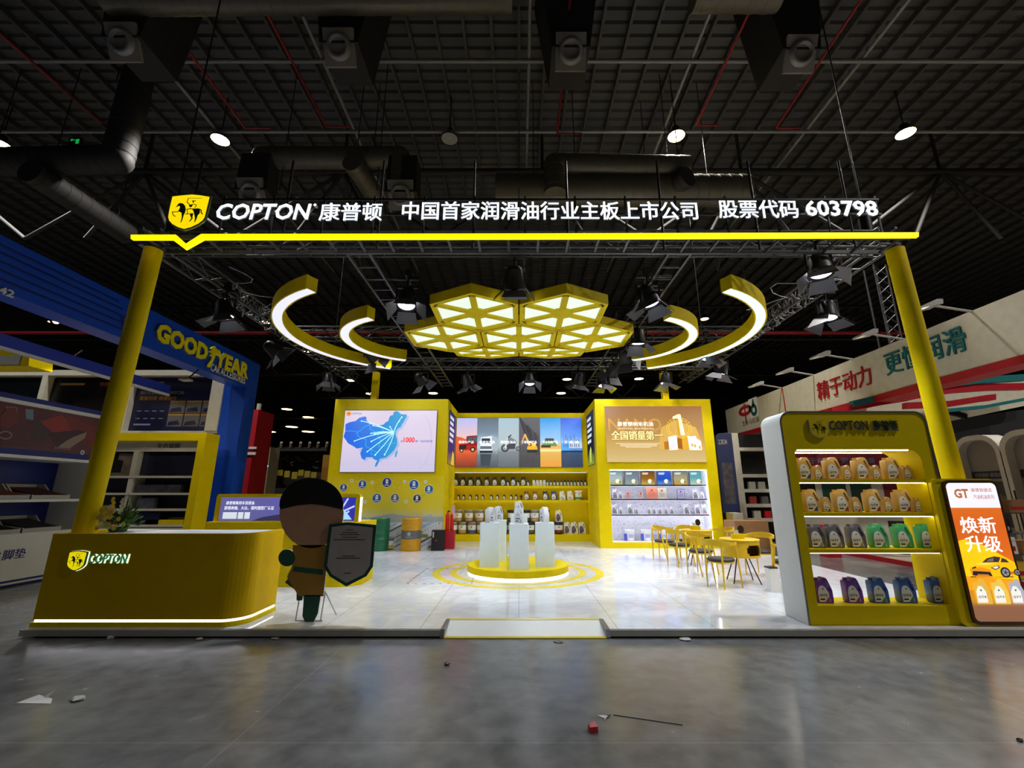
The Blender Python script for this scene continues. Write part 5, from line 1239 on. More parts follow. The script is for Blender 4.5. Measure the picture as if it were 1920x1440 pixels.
# hoist chains up into the roof
for i, (x, y) in enumerate(((-6.2, 7.0), (6.2, 7.0), (-6.2, 14.15), (6.2, 14.15), (0, 11.3))):
    q = MB().tube((x, y, TZ + .3), (x, y, CZ - .08), .014, BLK, 6); q.tube((x, y, TZ + .32), (x, y, TZ + .75), .1, BLK, 10)
    tag(q.build('chain_hoist', org=(x, y, TZ + .3)), 'black chain hoist holding the %s of the lighting truss' % ('front left corner', 'front right corner', 'rear left corner', 'rear right corner', 'middle')[i], 'hoist')
tw = MB(); x, y = at(1610, 370, 13.0)[0], 13.0
for a in ((0, 0), (.4, 0), (0, .4), (.4, .4)): tw.tube((x + a[0], y + a[1], 6.2), (x + a[0], y + a[1], 8.9), .03, TRS, 6)
for k in range(8):
    z = 6.2 + k * .33; tw.tube((x, y, z), (x + .4, y, z + .33), .015, TRS, 5).tube((x + .4, y, z), (x, y, z + .33), .015, TRS, 5)
tw.tube((x + .2, y + .2, 8.8), (x + .2, y + .2, CZ - .08), .012, BLK, 5)
tag(tw.build('truss_tower', org=(x, y, 6.2)), 'dark upright truss piece behind the last numerals of the sign', 'truss')

def spot_proto(lb):
    t = thing('stage_spotlight', lb, 'spotlight', (0, 0, 0), 'stage spotlights')
    q = MB().box(-.05, .05, -.03, .03, .36, .5, BLK).box(-.02, .02, -.17, .17, .33, .36, BLK).box(-.17, .17, -.02, .02, .33, .36, BLK).tube((0, 0, .2), (0, 0, .42), .02, BLK, 8); q.build('clamp', t)
    q = MB().box(-.17, .17, -.02, .02, .19, .21, BLK).box(-.175, -.16, -.02, .02, -.05, .21, BLK).box(.16, .175, -.02, .02, -.05, .21, BLK); q.build('yoke', t)
    hb = MB().lathe([(.001, .2), (.07, .19), (.11, .14), (.13, .02), (.155, -.1), (.155, -.12), (.13, -.12)], BLK, 24).build('housing', t)
    q = MB().lathe([(.13, -.1), (.001, -.1)], LENSD, 24)
    for rr_, n_ in ((0, 1), (.045, 6), (.09, 12)):
        for k in range(n_): 
            a = 2 * math.pi * k / n_; q.lathe([(.021, 0), (.014, -.008), (.001, -.01)], LENS, 8, (rr_ * math.cos(a), rr_ * math.sin(a), -.1))
    q.build('lens', hb)
    FL = mat('barn_door', (70, 70, 78), .4, .3)
    for k in range(4):
        M = Matrix.Rotation(R(90 * k), 4, 'Z') @ Matrix.Translation((0, -.15, -.12)) @ Matrix.Rotation(R((-74, -40, -30, -48)[k]), 4, 'X')
        w0, w1, l_ = (.11, .2, .2) if k % 2 else (.13, .17, .22)
        MB().add([(-w0, 0, 0), (w0, 0, 0), (w1, 0, -l_), (-w1, 0, -l_), (-w0, .004, 0), (w0, .004, 0), (w1, .004, -l_), (-w1, .004, -l_)], [(0, 1, 2, 3), (7, 6, 5, 4), (0, 4, 5, 1), (1, 5, 6, 2), (2, 6, 7, 3), (3, 7, 4, 0)], FL, M=M).build('barn_door', hb)
    return t
SL = [  # photo x, y of the head, aim offset (x, y) on the floor or None + target, power, label
    ((1537, 500), (-.6, -.9), 3.0, 'large lit spotlight with spread flaps under the numerals of the sign'),
    ((763, 562), (.3, -1.6), 3.0, 'lit spotlight in front of the left edge of the hexagon cluster'),
    ((1216, 558), (.9, -.7), 2.3, 'lit spotlight in front of the right edge of the hexagon cluster'),
    ((965, 525), (0, 10.0, .9), 3.0, 'spotlight seen from behind above the middle of the hexagon cluster'),
    ((1552, 585), (-.8, -.3), 1.7, 'spotlight with a tilted pale flap next to the right column'),
    ((420, 583), (1.2, .3), 2.5, 'lit spotlight above the end of the blue neighbouring header'),
    ((512, 655), (-3.2, 13.8, 2.6), .8, 'spotlight left of the big left arc lamp'),
    ((617, 712), (.3, -.8), 1.2, 'lit spotlight below the big left arc lamp'),
    ((697, 665), (-1.0, 15.9, 2.4), .7, 'spotlight in front of the small left arc lamp'),
    ((790, 712), (-1.5, 16.0, 2.6), .25, 'unlit spotlight at the left of the rear truss'),
    ((877, 716), (-.6, 16.0, 1.5), .25, 'dim spotlight second from the left on the rear truss'),
    ((993, 712), (0, -2.2), 2.5, 'bright spotlight in the middle of the rear truss'),
    ((1085, 712), (1.2, 15.9, 1.6), .6, 'spotlight with drooping flaps right of the middle of the rear truss'),
    ((1130, 716), (.2, -.8), 1.6, 'lower lit spotlight above the award poster wall'),
    ((1150, 694), (1.6, 15.9, 2.6), .5, 'spotlight just above the lower lit one near the award poster wall'),
    ((1172, 668), (4.2, 14.0, 3.0), .7, 'spotlight with a hanging flap below the right hexagon lamp'),
    ((1196, 634), (0, .6), 2.5, 'spotlight at the right tip of the hexagon cluster'),
    ((1248, 712), (4.2, 14.0, 1.2), .5, 'spotlight above the right edge of the award poster'),
    ((1327, 664), (0, -.2), 1.5, 'spotlight in front of the big right arc lamp'),
    ((1353, 692), (5.2, 13.8, 1.6), .6, 'spotlight hanging right of the big right arc lamp')]
SHd = TZ - .42
prs = None; rig = []
for (p, aim, on, lb) in SL:
    a = atz(*p, SHd)
    o = spot_proto(lb) if prs is None else dup(prs, (0, 0, 0), 0, lb)
    if prs is None: prs = o
    o.location = (*a, SHd); rig.append((o, aim, on))
for (o, aim, on) in rig:
    aim0 = aim
    if len(aim) == 2: aim = (o.location.x + aim[0], o.location.y + aim[1], ZP)
    d = (Vector(aim) - o.location); e = d.to_track_quat('-Z', 'Y').to_euler()
    o.rotation_euler = (0, 0, 0); o.scale = (1.25, 1.25, 1.25)
    hb = [c for c in o.children if c.name.startswith('housing')][0]; hb.rotation_euler = e
    if on < .3:
        ln = [c for c in hb.children if c.name.startswith('lens')][0]; ln.data = ln.data.copy(); ln.data.materials[1] = LENSD; ln.data.materials[0] = DRK
    light('spot_light', 'SPOT', (0, 0, -.14), SPOT_W * on * (1.35 if len(aim0) == 3 else 1), (.8, .89, 1), hb, spot_size=R(84), spot_blend=.7, shadow_soft_size=.12)

# ---------------------------------------------------------------- neighbouring booth on the left (blue)
HX = -9.0
def side(name, parent, X, q, rot=90):
    """a print drawn in (u = depth, v = height) put on the level plane X, facing the aisle"""
    o = q.build(name, parent, local=True); o.rotation_euler = (0, 0, R(rot)); o.location = Vector((X, 0, 0)) - (chain_loc(parent) if parent else Vector()); return o
bb = thing('blue_exhibit_booth', 'dark blue neighbouring booth with a long header beam in yellow letters', 'booth', (-9.3, 13.4, 0))
yE, zT = onx(470, 676, HX); zT2 = onx(0, 437, HX)[1]; zB = onx(150, 603, HX)[1]
zT = (zT + zT2) / 2
MB().box(HX - .5, HX, 3.0, yE, zB, zT, BLU).build('header_beam', bb)
q = MB()
yr, _ = onx(262, 640, HX)
for k, (f, w) in enumerate(((.18, .05), (.34, .05), (.5, .05), (.66, .05), (.8, .05))):
    z = zB + (zT - zB) * f; e = yr - .25 - k * .12
    q.Q(3.0, z, e, z + w, BLD, 0, 3); q.Q(3.0, z + w, e, z + w + .02, mat('groove_lit_edge', (30, 84, 190), .4), 0, 3)  # grooves drawn flat: their shade as deep blue, lit edge as a lighter line
q.P([(yr, zB + .1), (yr + .12, zB + .1), (yr - .1, zT - .2), (yr - .22, zT - .2)], BLD, 0, 4); q.P([(yr - .5, zB + .14), (yr - .4, zB + .14), (yr - .56, zB + .5), (yr - .66, zB + .5)], BLD, 0, 4)
side('header_grooves', bb, HX, q)
LYE = mat('letter_yellow', (238, 224, 10), .4); LYS = mat('letter_side_grey', (96, 100, 120), .4); LWH = mat('letter_white', (226, 226, 226), .4)
q = MB()
ya, yb, yc, yd = onx(287, 630, HX)[0], onx(384, 670, HX)[0], onx(398, 675, HX)[0], onx(464, 690, HX)[0]
z0, z1 = onx(290, 640, HX)[1], onx(290, 601, HX)[1]
q.T('GOOD', ya, z0, yb, z1, LYE, -.002, 0, .055, .07, 0, LYS); q.T('YEAR', yc, z0, yd, z1, LYE, -.002, 0, .05, .07, 0, LYS)
m_, s_ = (yb + yc) / 2, z1 - z0
ft = [(-.34, -.28), (-.05, -.24), (.16, .1), (.3, .42), (.36, .6), (.95, .62), (.62, .86), (.1, 1.08), (-.12, 1.0), (-.35, .84), (-.1, .8), (-.36, .62), (-.02, .6), (-.2, .44), (.04, .4), (-.06, .16), (-.3, -.1)]
q.ex([(m_ + p[0] * s_ * .75, z0 + p[1] * s_ ) for p in ft], -.07, -.1, LYE)
side('header_lettering', bb, HX, q)
q = MB(); q.T('CAR ACCESSORIES', onx(391, 695, HX)[0], onx(420, 706, HX)[1], onx(457, 715, HX)[0], onx(420, 692, HX)[1], LWH, 0, 1, .02, .05, 0, LYS)
side('white_lettering', bb, HX, q); q = MB()
q.T('42', onx(-6, 545, HX)[0], onx(12, 555, HX)[1], onx(25, 550, HX)[0], onx(12, 541, HX)[1], LWH, 0, 1, .02, .03)
side('stall_number', bb, HX, q)
BY = yE - .02
xa, xb = at(410, 760, BY)[0], at(471, 690, BY)[0]
MB().box(xa, HX + .0, BY, BY + .6, 0, zT - .01, BLU).build('corner_post', bb)
MB().box(-24, xa, BY + .25, BY + .5, 0, at(300, 690, BY)[1], BLD).build('back_wall', bb)
CRM = mat('cream_frame', (190, 186, 172), .5)
q = MB(); zt_, zb_ = at(300, 694, BY)[1], at(300, 704, BY)[1]
q.box(-24, xa + .1, BY - .02, BY + .25, zb_, zt_, CRM); zq = at(300, 808, BY)[1]
q.box(-24, xa + .1, BY - .02, BY + .25, zq - .08, zq, CRM); q.box(xa - .3, xa + .1, BY - .05, BY + .25, zq, zb_, CRM)
for px in (238, 75): x = at(px, 755, BY)[0]; q.box(x - .12, x + .05, BY - .02, BY + .25, zq, zb_, CRM)
q.build('cream_frame', bb)
def bars(q, L, y):
    for (u0, v0, u1, v1, m) in L: q.Q(u0, v0, u1, v1, m, y, 2)
P1 = grad('night_poster', [(0, (8, 10, 30)), (.5, (10, 12, 36)), (1, (12, 18, 60))], 2, 2.0, 3.9, 0, .3, .1)
DIM = mat('ink_dim_white', (120, 122, 150), .4); DMY = mat('ink_dim_yellow', (150, 110, 40), .4); DMG = mat('ink_dim_grey', (84, 82, 84), .4)  # dim inks: the weak light on these posters is put into the colour
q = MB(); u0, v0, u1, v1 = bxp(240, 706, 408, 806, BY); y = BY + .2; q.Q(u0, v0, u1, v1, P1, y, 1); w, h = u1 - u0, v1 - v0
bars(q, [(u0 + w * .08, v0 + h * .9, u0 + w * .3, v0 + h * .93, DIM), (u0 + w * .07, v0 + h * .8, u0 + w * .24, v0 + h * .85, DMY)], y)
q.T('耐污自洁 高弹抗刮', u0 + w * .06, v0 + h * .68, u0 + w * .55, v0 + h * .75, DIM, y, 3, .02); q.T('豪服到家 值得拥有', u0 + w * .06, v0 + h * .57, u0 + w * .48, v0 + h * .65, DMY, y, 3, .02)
for i in range(3):
    for j in range(2):
        a, b_ = u0 + w * (.42 + .185 * i), v0 + h * (.08 + .25 * j); q.Q(a, b_, a + w * .17, b_ + h * .22, DMG, y, 3); q.Q(a, b_ + h * .2, a + w * .17, b_ + h * .235, DMY, y, 4); q.P([(a + .03, b_ + .03), (a + w * .15, b_ + .06), (a + w * .12, b_ + .2), (a + .06, b_ + .15)], NVY, y, 5)
for i in range(4):
    for j in range(2): q.Q(u0 + w * (.06 + .085 * i), v0 + h * (.22 + .14 * j), u0 + w * (.11 + .085 * i), v0 + h * (.235 + .14 * j), DIM, y, 3)
bars(q, [(u0 + w * .05, v0 + h * .1, u0 + w * .24, v0 + h * .13, DIM)], y)
q.build('poster', bb)
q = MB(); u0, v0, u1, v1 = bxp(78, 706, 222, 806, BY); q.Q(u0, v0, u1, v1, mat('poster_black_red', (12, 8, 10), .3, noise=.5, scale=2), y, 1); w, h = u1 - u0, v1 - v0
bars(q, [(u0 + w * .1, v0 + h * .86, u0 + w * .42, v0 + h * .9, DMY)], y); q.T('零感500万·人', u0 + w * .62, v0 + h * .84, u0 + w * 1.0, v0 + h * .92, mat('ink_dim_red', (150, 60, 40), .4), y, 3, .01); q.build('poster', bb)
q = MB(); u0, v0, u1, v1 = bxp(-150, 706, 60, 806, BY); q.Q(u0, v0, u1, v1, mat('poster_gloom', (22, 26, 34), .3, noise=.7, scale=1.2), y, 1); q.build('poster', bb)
# inner roof beams of that booth
q = MB()
for X, (pa, pb) in ((-11.5, ((0, 615), (225, 694))),):
    ya_, za = onx(*pa, X); yb_, zb2 = onx(*pb, X); q.box(X - .3, X, ya_ - 2, BY, za - .38, za - .1, BLD); q.box(X - .02, X + .02, ya_ - 2, BY, za - .46, za - .38, LGR)
tag(q.build('roof_beam', org=(-11.5, 9, 4)), 'dark blue roof beam with a white lower lip inside the blue booth', 'beam')
b = bxp(-120, 640, 60, 686, 11.0); t = thing('hanging_light_box', 'yellow and cream hanging box under the blue booth roof', 'hanging box', (b[0], 11, b[1]))
MB().ex([(b[0], b[1]), (b[2], b[1]), (b[2] - .1, b[3] - .1), (b[0], b[3])], 11.0, 11.6, YEL).build('box_body', t); MB().box(b[0], b[2] - .25, 10.98, 11.0, b[1] + .03, b[1] + .28, CRM).build('cream_face', t)
for i, (px, py, nm) in enumerate(((350, 712, 'above the navy poster'), (128, 676, 'beside the yellow hanging box'))):
    x, z = at(px, py, 11.5); t = thing('bracket_floodlight', 'small bracket floodlight on the blue booth, ' + nm, 'floodlight', (x, 11.5, z))
    MB().box(x - .15, x + .1, 11.4, 11.6, z - .03, z + .02, LGR).build('lamp_head', t); MB().tube((x, 11.5, z), (x + .12, 11.7, z + .35), .02, BLK, 6).build('arm', t)
    light('bracket_light', 'SPOT', (0, -.1, -.06), 90, (1, .9, .72), t, spot_size=R(140), spot_blend=.8, shadow_soft_size=.1).rotation_euler = (R(30), 0, 0)

# yellow framed cabinet
cy_ = 13.0; x1, zt = at(392, 812, cy_); xi, zi = at(376, 827, cy_); x0 = -14.5
cb = thing('yellow_cabinet', 'yellow-framed display cabinet with cream shelves below the navy poster', 'cabinet', (-11.5, cy_, 0))
MB().ring(rrect(x0, 0, x1, zt, .01), rrect(x0 + .3, .02, xi, zi, .01), cy_ - .1, cy_ + .5, YEL, YEL, YEL, smooth=False).build('frame', cb)
MB().box(x0 + .3, xi, cy_ + .45, cy_ + .5, .02, zi, mat('cabinet_back', (24, 26, 50), .5)).build('back_panel', cb)
q = MB().box(x0 + .3, xi, cy_ + .1, cy_ + .14, at(300, 846, cy_)[1], zi, CRM); q.T('车衣窗膜', *bxp(295, 831, 338, 840, cy_ + .1), NVY, cy_ + .1, 1, .03); q.T('饰', *bxp(206, 831, 218, 840, cy_ + .1), NVY, cy_ + .1, 1, .03); q.build('sign_strip', cb)
xd = at(252, 860, cy_)[0]
for py in (894, 926, 956, 986): z = at(300, py, cy_)[1]; MB().box(x0 + .3, xi, cy_, cy_ + .45, z - .03, z + .03, CRM).build('shelf', cb)
z = at(300, 990, cy_)[1]; MB().box(x0 + .3, xi, cy_ - .02, cy_ + .4, .02, z, CRM).build('base_panel', cb)
MB().box(xd - .07, xd + .07, cy_ + .02, cy_ + .45, z, zi - .3, CRM).build('divider', cb)
q = MB(); q.Q(*bxp(262, 848, 368, 891, cy_ + .3), grad('film_poster', [(0, (60, 66, 110)), (.4, (96, 96, 106)), (.6, (40, 40, 60)), (1, (24, 24, 40))], 0, -.9, .9, 0, .3, .2), cy_ + .2, 1)
b = bxp(262, 865, 300, 870, cy_ + .2); q.T('隐形车衣 太空膜护', b[0], b[1], b[2], b[3], NVY, cy_ + .2, 2, .02); q.build('film_poster', cb)
q = MB(); q.Q(*bxp(205, 850, 248, 892, cy_ + .2), mat('beige_print', (110, 96, 88), .5, noise=.3), cy_ + .2, 1); q.P([at(p[0], p[1], cy_ + .2) for p in ((212, 852), (224, 850), (222, 862), (232, 864), (226, 886), (204, 886))], BLK, cy_ + .2, 2); q.build('seat_poster', cb)
for i, (px0, px1, pt_, pb_, m, lb) in enumerate(((275, 345, 976, 985, YEL, 'flat yellow carton on the lowest shelf of the yellow cabinet'), (310, 350, 962, 975, mat('dim_yellow', (130, 100, 20), .5), 'dull yellow carton standing behind the flat yellow one'), (254, 300, 962, 985, NVY, 'navy carton left of the yellow one on the lowest cabinet shelf'),
        (258, 290, 934, 954, mat('grey_print', (70, 74, 84), .5, noise=.4), 'grey striped carton on the third cabinet shelf'), (254, 340, 908, 923, mat('grey_rolls', (58, 58, 66), .4, noise=.5), 'row of grey film rolls on the second cabinet shelf'))):
    b = bxp(px0, pt_, px1, pb_, cy_ + .1); zz = at(300, (926, 956, 986)[2 if i < 3 else 1 if i == 3 else 0], cy_)[1] + .03
    tag(MB().box(b[0], b[2], cy_ + (.22 if i == 1 else .06), cy_ + (.4 if i == 1 else .2), zz, zz + b[3] - b[1], m).build('carton', org=(b[0], cy_ + .1, zz)), lb, 'carton')

# white tray display in front
TX = -9.5
yE2 = onx(193, 790, TX)[0]; Y0_ = 6.6
zf = lambda py: onx(0, py, TX)[1]
td = thing('tray_display', 'white tray display with a red car interior poster beside the blue booth', 'display stand', (TX, 8.5, 0))
z_p1, z_p0, z_b0, z_n1, z_s1, z_s2 = zf(752), zf(838), zf(850), zf(856), zf(937), zf(1003)
q = MB(); q.box(TX - .05, TX + .06, Y0_, yE2, z_p1, z_p1 + .07, WHT).box(TX - .08, TX + .02, Y0_, yE2, z_p1 + .07, z_p1 + .17, BLD); q.build('top_rail', td)
MB().box(TX - .9, TX, Y0_, yE2, z_b0 + .04, z_p1, BLD).build('poster_backing', td)
q = MB(); q.Q(Y0_, z_p0, yE2, z_p1, mat('interior_red', (92, 30, 30), .35, noise=.35, scale=1.2), 0, 1)
yy = lambda px: onx(px, 810, TX)[0]
def pz_(px, py): return onx(px, py, TX)
for (pts, m) in (([(60, 790), (125, 783), (120, 800), (75, 830), (60, 832)], (70, 44, 40)), ([(75, 790), (115, 778), (140, 800), (120, 830)], (150, 44, 34)), ([(128, 780), (190, 806), (188, 850), (165, 838), (128, 800)], (120, 34, 30)), ([(88, 812), (112, 842), (132, 840), (165, 812), (150, 806)], (64, 26, 22)),
                 ([(108, 838), (125, 826), (140, 818), (163, 810), (158, 822), (128, 842)], (150, 130, 112)), ([(47, 767), (62, 768), (62, 788), (48, 785)], (110, 140, 160)), ([(10, 762), (32, 764), (32, 776), (12, 775)], (120, 130, 140)), ([(14, 764), (30, 765), (34, 790), (0, 812), (0, 780)], (110, 36, 30)), ([(0, 798), (40, 812), (60, 838), (0, 836)], (80, 30, 28))):
    kk = globals().get('kk', 0) + 1; q.P([pz_(*p) for p in pts], mat('ink_p_%d_%d_%d' % m, m, .4), 0, 2 + kk * .4)
rim = mat('ink_rim', (150, 130, 130), .4)
q.Ln([pz_(9 + 12 * math.cos(a), 816 + 7 * math.sin(a)) for a in [R(k) for k in range(0, 361, 30)]], .02, rim, 0, 8)
q.Q(yy(107), zf(838) - .0 + .06, yy(140), zf(838) + .1, mat('ink_dim_red2', (120, 80, 90), .4), 0, 8)
q.D(yy(163), pz_(163, 851)[1] + .02, .05, PAPER, 0, 5, 14); q.D(yy(163), pz_(163, 851)[1] + .02, .02, INK, 0, 6, 8)
side('interior_poster', td, TX, q)
q = MB(); q.Q(Y0_, z_b0, yE2, z_p0, BLD, 0, 1); side('blue_band', td, TX, q)
yEn = onx(172, 880, TX)[0] + .1
q = MB().box(TX - .9, TX, Y0_, yEn, z_n1, z_b0 + .04, WHT).box(TX - .95, TX - .86, Y0_, yEn, 0, z_n1, BLD).box(TX - .9, TX, yEn, yEn + .06, 0, z_b0 + .04, WHT)
q.build('niche', td)
for z in (z_s1, z_s2): MB().box(TX - .86, TX + .02, Y0_, yEn, z - .05, z, WHT).build('shelf', td)
MB().box(TX - .86, TX, Y0_, yEn + .06, .02, z_s2 - .05, WHT).build('base_panel', td)
q = MB(); q.T('脚垫', onx(5, 1040, TX)[0], onx(20, 1049, TX)[1], onx(47, 1040, TX)[0], onx(20, 1030, TX)[1], BLD, 0, 2, .035); q.T('丝', onx(-22, 1040, TX)[0], onx(20, 1049, TX)[1], onx(2, 1040, TX)[0], onx(20, 1030, TX)[1], BLD, 0, 2, .035)
q.Q(Y0_, .08, yEn, .12, BLD, 0, 1); q.Q(Y0_, .015, yEn, .045, BLD, 0, 1); side('base_print', td, TX, q)
GRYP = mat('tray_grey_white', (178, 178, 178), .5)
for i, (pa, pb, z, mc, lb) in enumerate(((-30, 58, z_s1, (120, 62, 34), 'upper white tray holding a brown floor mat'), (62, 133, z_s1, (78, 30, 34), 'upper white tray holding a dark red floor mat'), (-40, 40, z_s2, (26, 22, 24), 'lower white tray cut by the view edge, holding a black mat'), (44, 115, z_s2, (36, 36, 40), 'lower white tray holding a charcoal floor mat'))):
    ya_, yb_ = onx(pa, 930 if z == z_s1 else 995, TX)[0], onx(pb, 930 if z == z_s1 else 995, TX)[0]
    t = thing('tray', lb, 'tray', (TX - .4, (ya_ + yb_) / 2, z), 'white floor mat trays')
    MB().box(TX - .75, TX - .03, ya_, yb_, z, z + .02, GRYP).build('tray_bottom', t)
    q = MB()
    for yw in (ya_, yb_ - .03): q.ex([(TX - .75, z), (TX - .03, z), (TX - .03, z + .09), (TX - .45, z + .14), (TX - .6, z + .3), (TX - .75, z + .3)], yw, yw + .03, GRYP, 'y')
    q.box(TX - .78, TX - .75, ya_, yb_, z, z + .3, GRYP).box(TX - .04, TX - .02, ya_, yb_, z, z + .08, GRYP); q.build('tray_sides', t)
    mm = MB().ex([(TX - .74, z + .2), (TX - .06, z + .03), (TX - .05, z + .09), (TX - .4, z + .17), (TX - .66, z + .24), (TX - .74, z + .22)], ya_ + .07, yb_ - .07, mat('carpet_%d_%d_%d' % mc, mc, .9, noise=.3, scale=60), 'y').build('floor_mat', org=(TX - .4, (ya_ + yb_) / 2, z + .02))
    tag(mm, ('brown', 'dark red', 'black', 'charcoal')[i] + ' car floor mat lying in a white tray of the tray display', 'floor mat', 'car floor mats')

# ---------------------------------------------------------------- booths further back on the left
Y = 18.0; t = thing('red_tower', 'tall red booth tower with a white edge and white bands behind the blue post', 'booth tower', (at(460, 900, Y)[0], Y, 0))
xl, zt = at(457, 768, Y); xr = at(485, 770, Y)[0]
MB().box(xl, xr, Y, Y + 1.2, 0, zt, RED).build('body', t); MB().box(xl - .14, xl, Y - .02, Y + 1.2, 0, zt + .1, WHT).build('white_edge', t)
for (a, b_) in ((838, 842), (848, 853)): z0, z1 = at(460, b_, Y)[1], at(460, a, Y)[1]; MB().box(xl - .02, xr + .15, Y - .06, Y, z0, z1, WHT).build('white_band', t)
x, z = at(480, 766, Y); MB().tube((x, Y + .2, zt), (x, Y + .2, zt + .28), .09, CRM, 10).build('lamp_head', t)
Y = 20.0; xl, zt = at(476, 838, Y); xr = at(508, 838, Y)[0]
t = thing('cream_tower', 'cream booth tower with a blue light line and a dark flower emblem', 'booth tower', (xl, Y, 0))
MB().box(xl, xr, Y, Y + .8, 0, zt, mat('cream_tower', (176, 168, 140), .5)).build('body', t)
z = at(490, 874, Y)[1]; MB().box(xl, xr, Y - .03, Y, z - .03, z + .03, mat('blue_led', (130, 210, 255), emit=1.6, noise=0)).build('light_line', t)
q = MB(); b = bxp(477, 850, 500, 857, Y); q.T('2.2馆F30', *b, INK, Y, 1, .01); b = bxp(474, 895, 490, 902, Y); q.T('中化', *b, NVY, Y, 1, .02); q.Q(b[0], b[1] - .1, b[2], b[1] - .06, NVY, Y, 1)
u, v = at(483, 888, Y)
for a in (20, 55, 90, 125, 160): q.P([(u + .1 * math.cos(R(a + d)) * r_, v - .08 + .1 * math.sin(R(a + d)) * r_) for d, r_ in ((0, .6), (-14, 1.8), (0, 2.5), (14, 1.8))], NVY, Y, 1)
q.build('printing', t)
Y = 22.0; xl, zt = at(509, 838, Y); xr = at(612, 850, Y)[0]
t = thing('dark_display_booth', 'dark far display booth hung with a row of yellow cards', 'booth', (xl, Y, 0)); DBR = mat('dark_brown', (34, 28, 24), .6)
q = MB().box(xl, xr, Y + 1, Y + 1.1, 0, zt, DBR).box(xl, xl + .3, Y, Y + 1, 0, zt, DBR).box(xl, xr, Y, Y + 1, zt - .2, zt, DBR).box(xl, xr, Y, Y + 1, at(550, 930, Y)[1] - .1, at(550, 915, Y)[1], DBR); q.build('shell', t)
for i, px in enumerate((525, 538, 552, 564, 576, 588)):
    b = bxp(px - 5, 881 + (i % 3) * 2, px + 5, 892 + (i % 3) * 3, Y + .3); MB().box(b[0], b[2], Y + .3, Y + .33, b[1], b[3], mat('card_yellow', (150, 130, 20), .5)).build('hanging_card', t)
q = MB(); r_ = random.Random(4)
for i in range(16): x, z = at(r_.uniform(520, 600), r_.uniform(850, 880), Y + .5); q.tube((x, Y + .5, z), (x + r_.uniform(-.3, .3), Y + .6, z + r_.uniform(-.2, .2)), .03, DMG, 5)
q.build('hanging_parts', t)
for px in (527, 545, 563, 580, 596, 612): x, z = at(px, 838, Y); MB().tube((x, Y, zt), (x + .1, Y - .2, zt + .2), .06, CRM, 8).build('lamp_head', t)
b = bxp(602, 853, 624, 930, 21.0); tag(MB().box(b[0], b[2], 21, 21.2, 0, b[3], mat('ochre_panel', (150, 104, 20), .5)).build('ochre_panel', org=(b[0], 21, 0)), 'ochre panel standing between the dark far booth and the map wall', 'panel')

# ---------------------------------------------------------------- neighbouring booth on the right (white and red)
RX = 9.3
wbh = thing('white_exhibit_booth', 'white neighbouring booth header with red and teal characters and a red lower edge', 'booth', (RX, 12, 0))
yF, zt = onx(1360, 771, RX); zt = (zt + onx(1900, 548, RX)[1]) / 2; zb = (onx(1700, 728, RX)[1] + onx(1919, 662, RX)[1]) / 2
HDR = mat('header_white', (214, 208, 186), .5)
MB().box(RX, RX + .4, 4, yF, zb, zt, HDR).build('header', wbh)
MB().box(RX - .03, RX + .45, 4, yF, zb - .16, zb, RED).build('red_edge', wbh)
def sideR(name, parent, X, q): 
    o = q.build(name, parent, local=True); o.rotation_euler = (0, 0, R(-90)); o.location = Vector((X, 0, 0)) - (chain_loc(parent) if parent else Vector()); return o
def rbox(x0, y0, x1, y1, X=RX):        # photo box -> (-Y) , Z box on the right-hand plane
    return -onx(x0, (y0 + y1) / 2, X)[0], onx((x0 + x1) / 2, y1, X)[1], -onx(x1, (y0 + y1) / 2, X)[0], onx((x0 + x1) / 2, y0, X)[1]
q = MB()
b = rbox(1531, 690, 1637, 742); q.T('精于动力', b[0], onx(1584, 737, RX)[1], b[2], onx(1584, 699, RX)[1], mat('letter_red', (180, 24, 40), .4), 0, 1, .012, .03)
sideR('red_lettering', wbh, RX, q); q = MB()
b = rbox(1657, 630, 1820, 700); q.T('更懂润滑', b[0], onx(1700, 694, RX)[1], b[2], onx(1700, 648, RX)[1], mat('letter_teal', (16, 110, 116), .4), 0, 1, .012, .03)
sideR('teal_lettering', wbh, RX, q); q = MB()
y_ = -onx(1470, 750, RX)[0]; q.Q(y_ - .03, zb, y_ + .03, zt, RED, 0, 1); sideR('red_joint_line', wbh, RX, q); q = MB()
a = onx(1397, 770, RX); q.P([(-a[0] + .55 * math.cos(t_), a[1] + .22 * math.sin(t_) ) for t_ in [R(k) for k in range(0, 360, 20)]], mat('emblem_red', (170, 30, 44), .4), 0, 1); q.P([(-a[0] + .3 * math.cos(t_), a[1] + .08 * math.sin(t_)) for t_ in [R(k) for k in range(0, 360, 30)]], HDR, 0, 2); q.Q(-a[0] - .05, a[1] - .5, -a[0] + .05, a[1] + .3, mat('emblem_red', (170, 30, 44), .4), 0, 3)
sideR('red_emblem', wbh, RX, q); q = MB()
a = onx(1413, 766, RX); q.Q(-a[0] - .33, a[1] - .33, -a[0] + .33, a[1] + .42, WHT, 0, 1); q.P([(-a[0] + .24 * math.cos(t_), a[1] - .06 + .24 * math.sin(t_)) for t_ in [R(k) for k in range(0, 360, 20)]], mat('emblem_green', (16, 84, 74), .4), 0, 2); q.P([(-a[0] - .12, a[1] + .1), (-a[0] + .12, a[1] + .1), (-a[0] + .06, a[1] + .38), (-a[0] - .02, a[1] + .38)], mat('emblem_green', (16, 84, 74), .4), 0, 2); q.D(-a[0], a[1] - .06, .1, WHT, 0, 3, 14)
sideR('green_emblem', wbh, RX, q); q = MB()
b = rbox(1391, 786, 1424, 797); q.T('玉柴马石油', b[0], onx(1405, 796, RX)[1], b[2], onx(1405, 786, RX)[1], INK, 0, 1, .01)
sideR('name_lettering', wbh, RX, q)
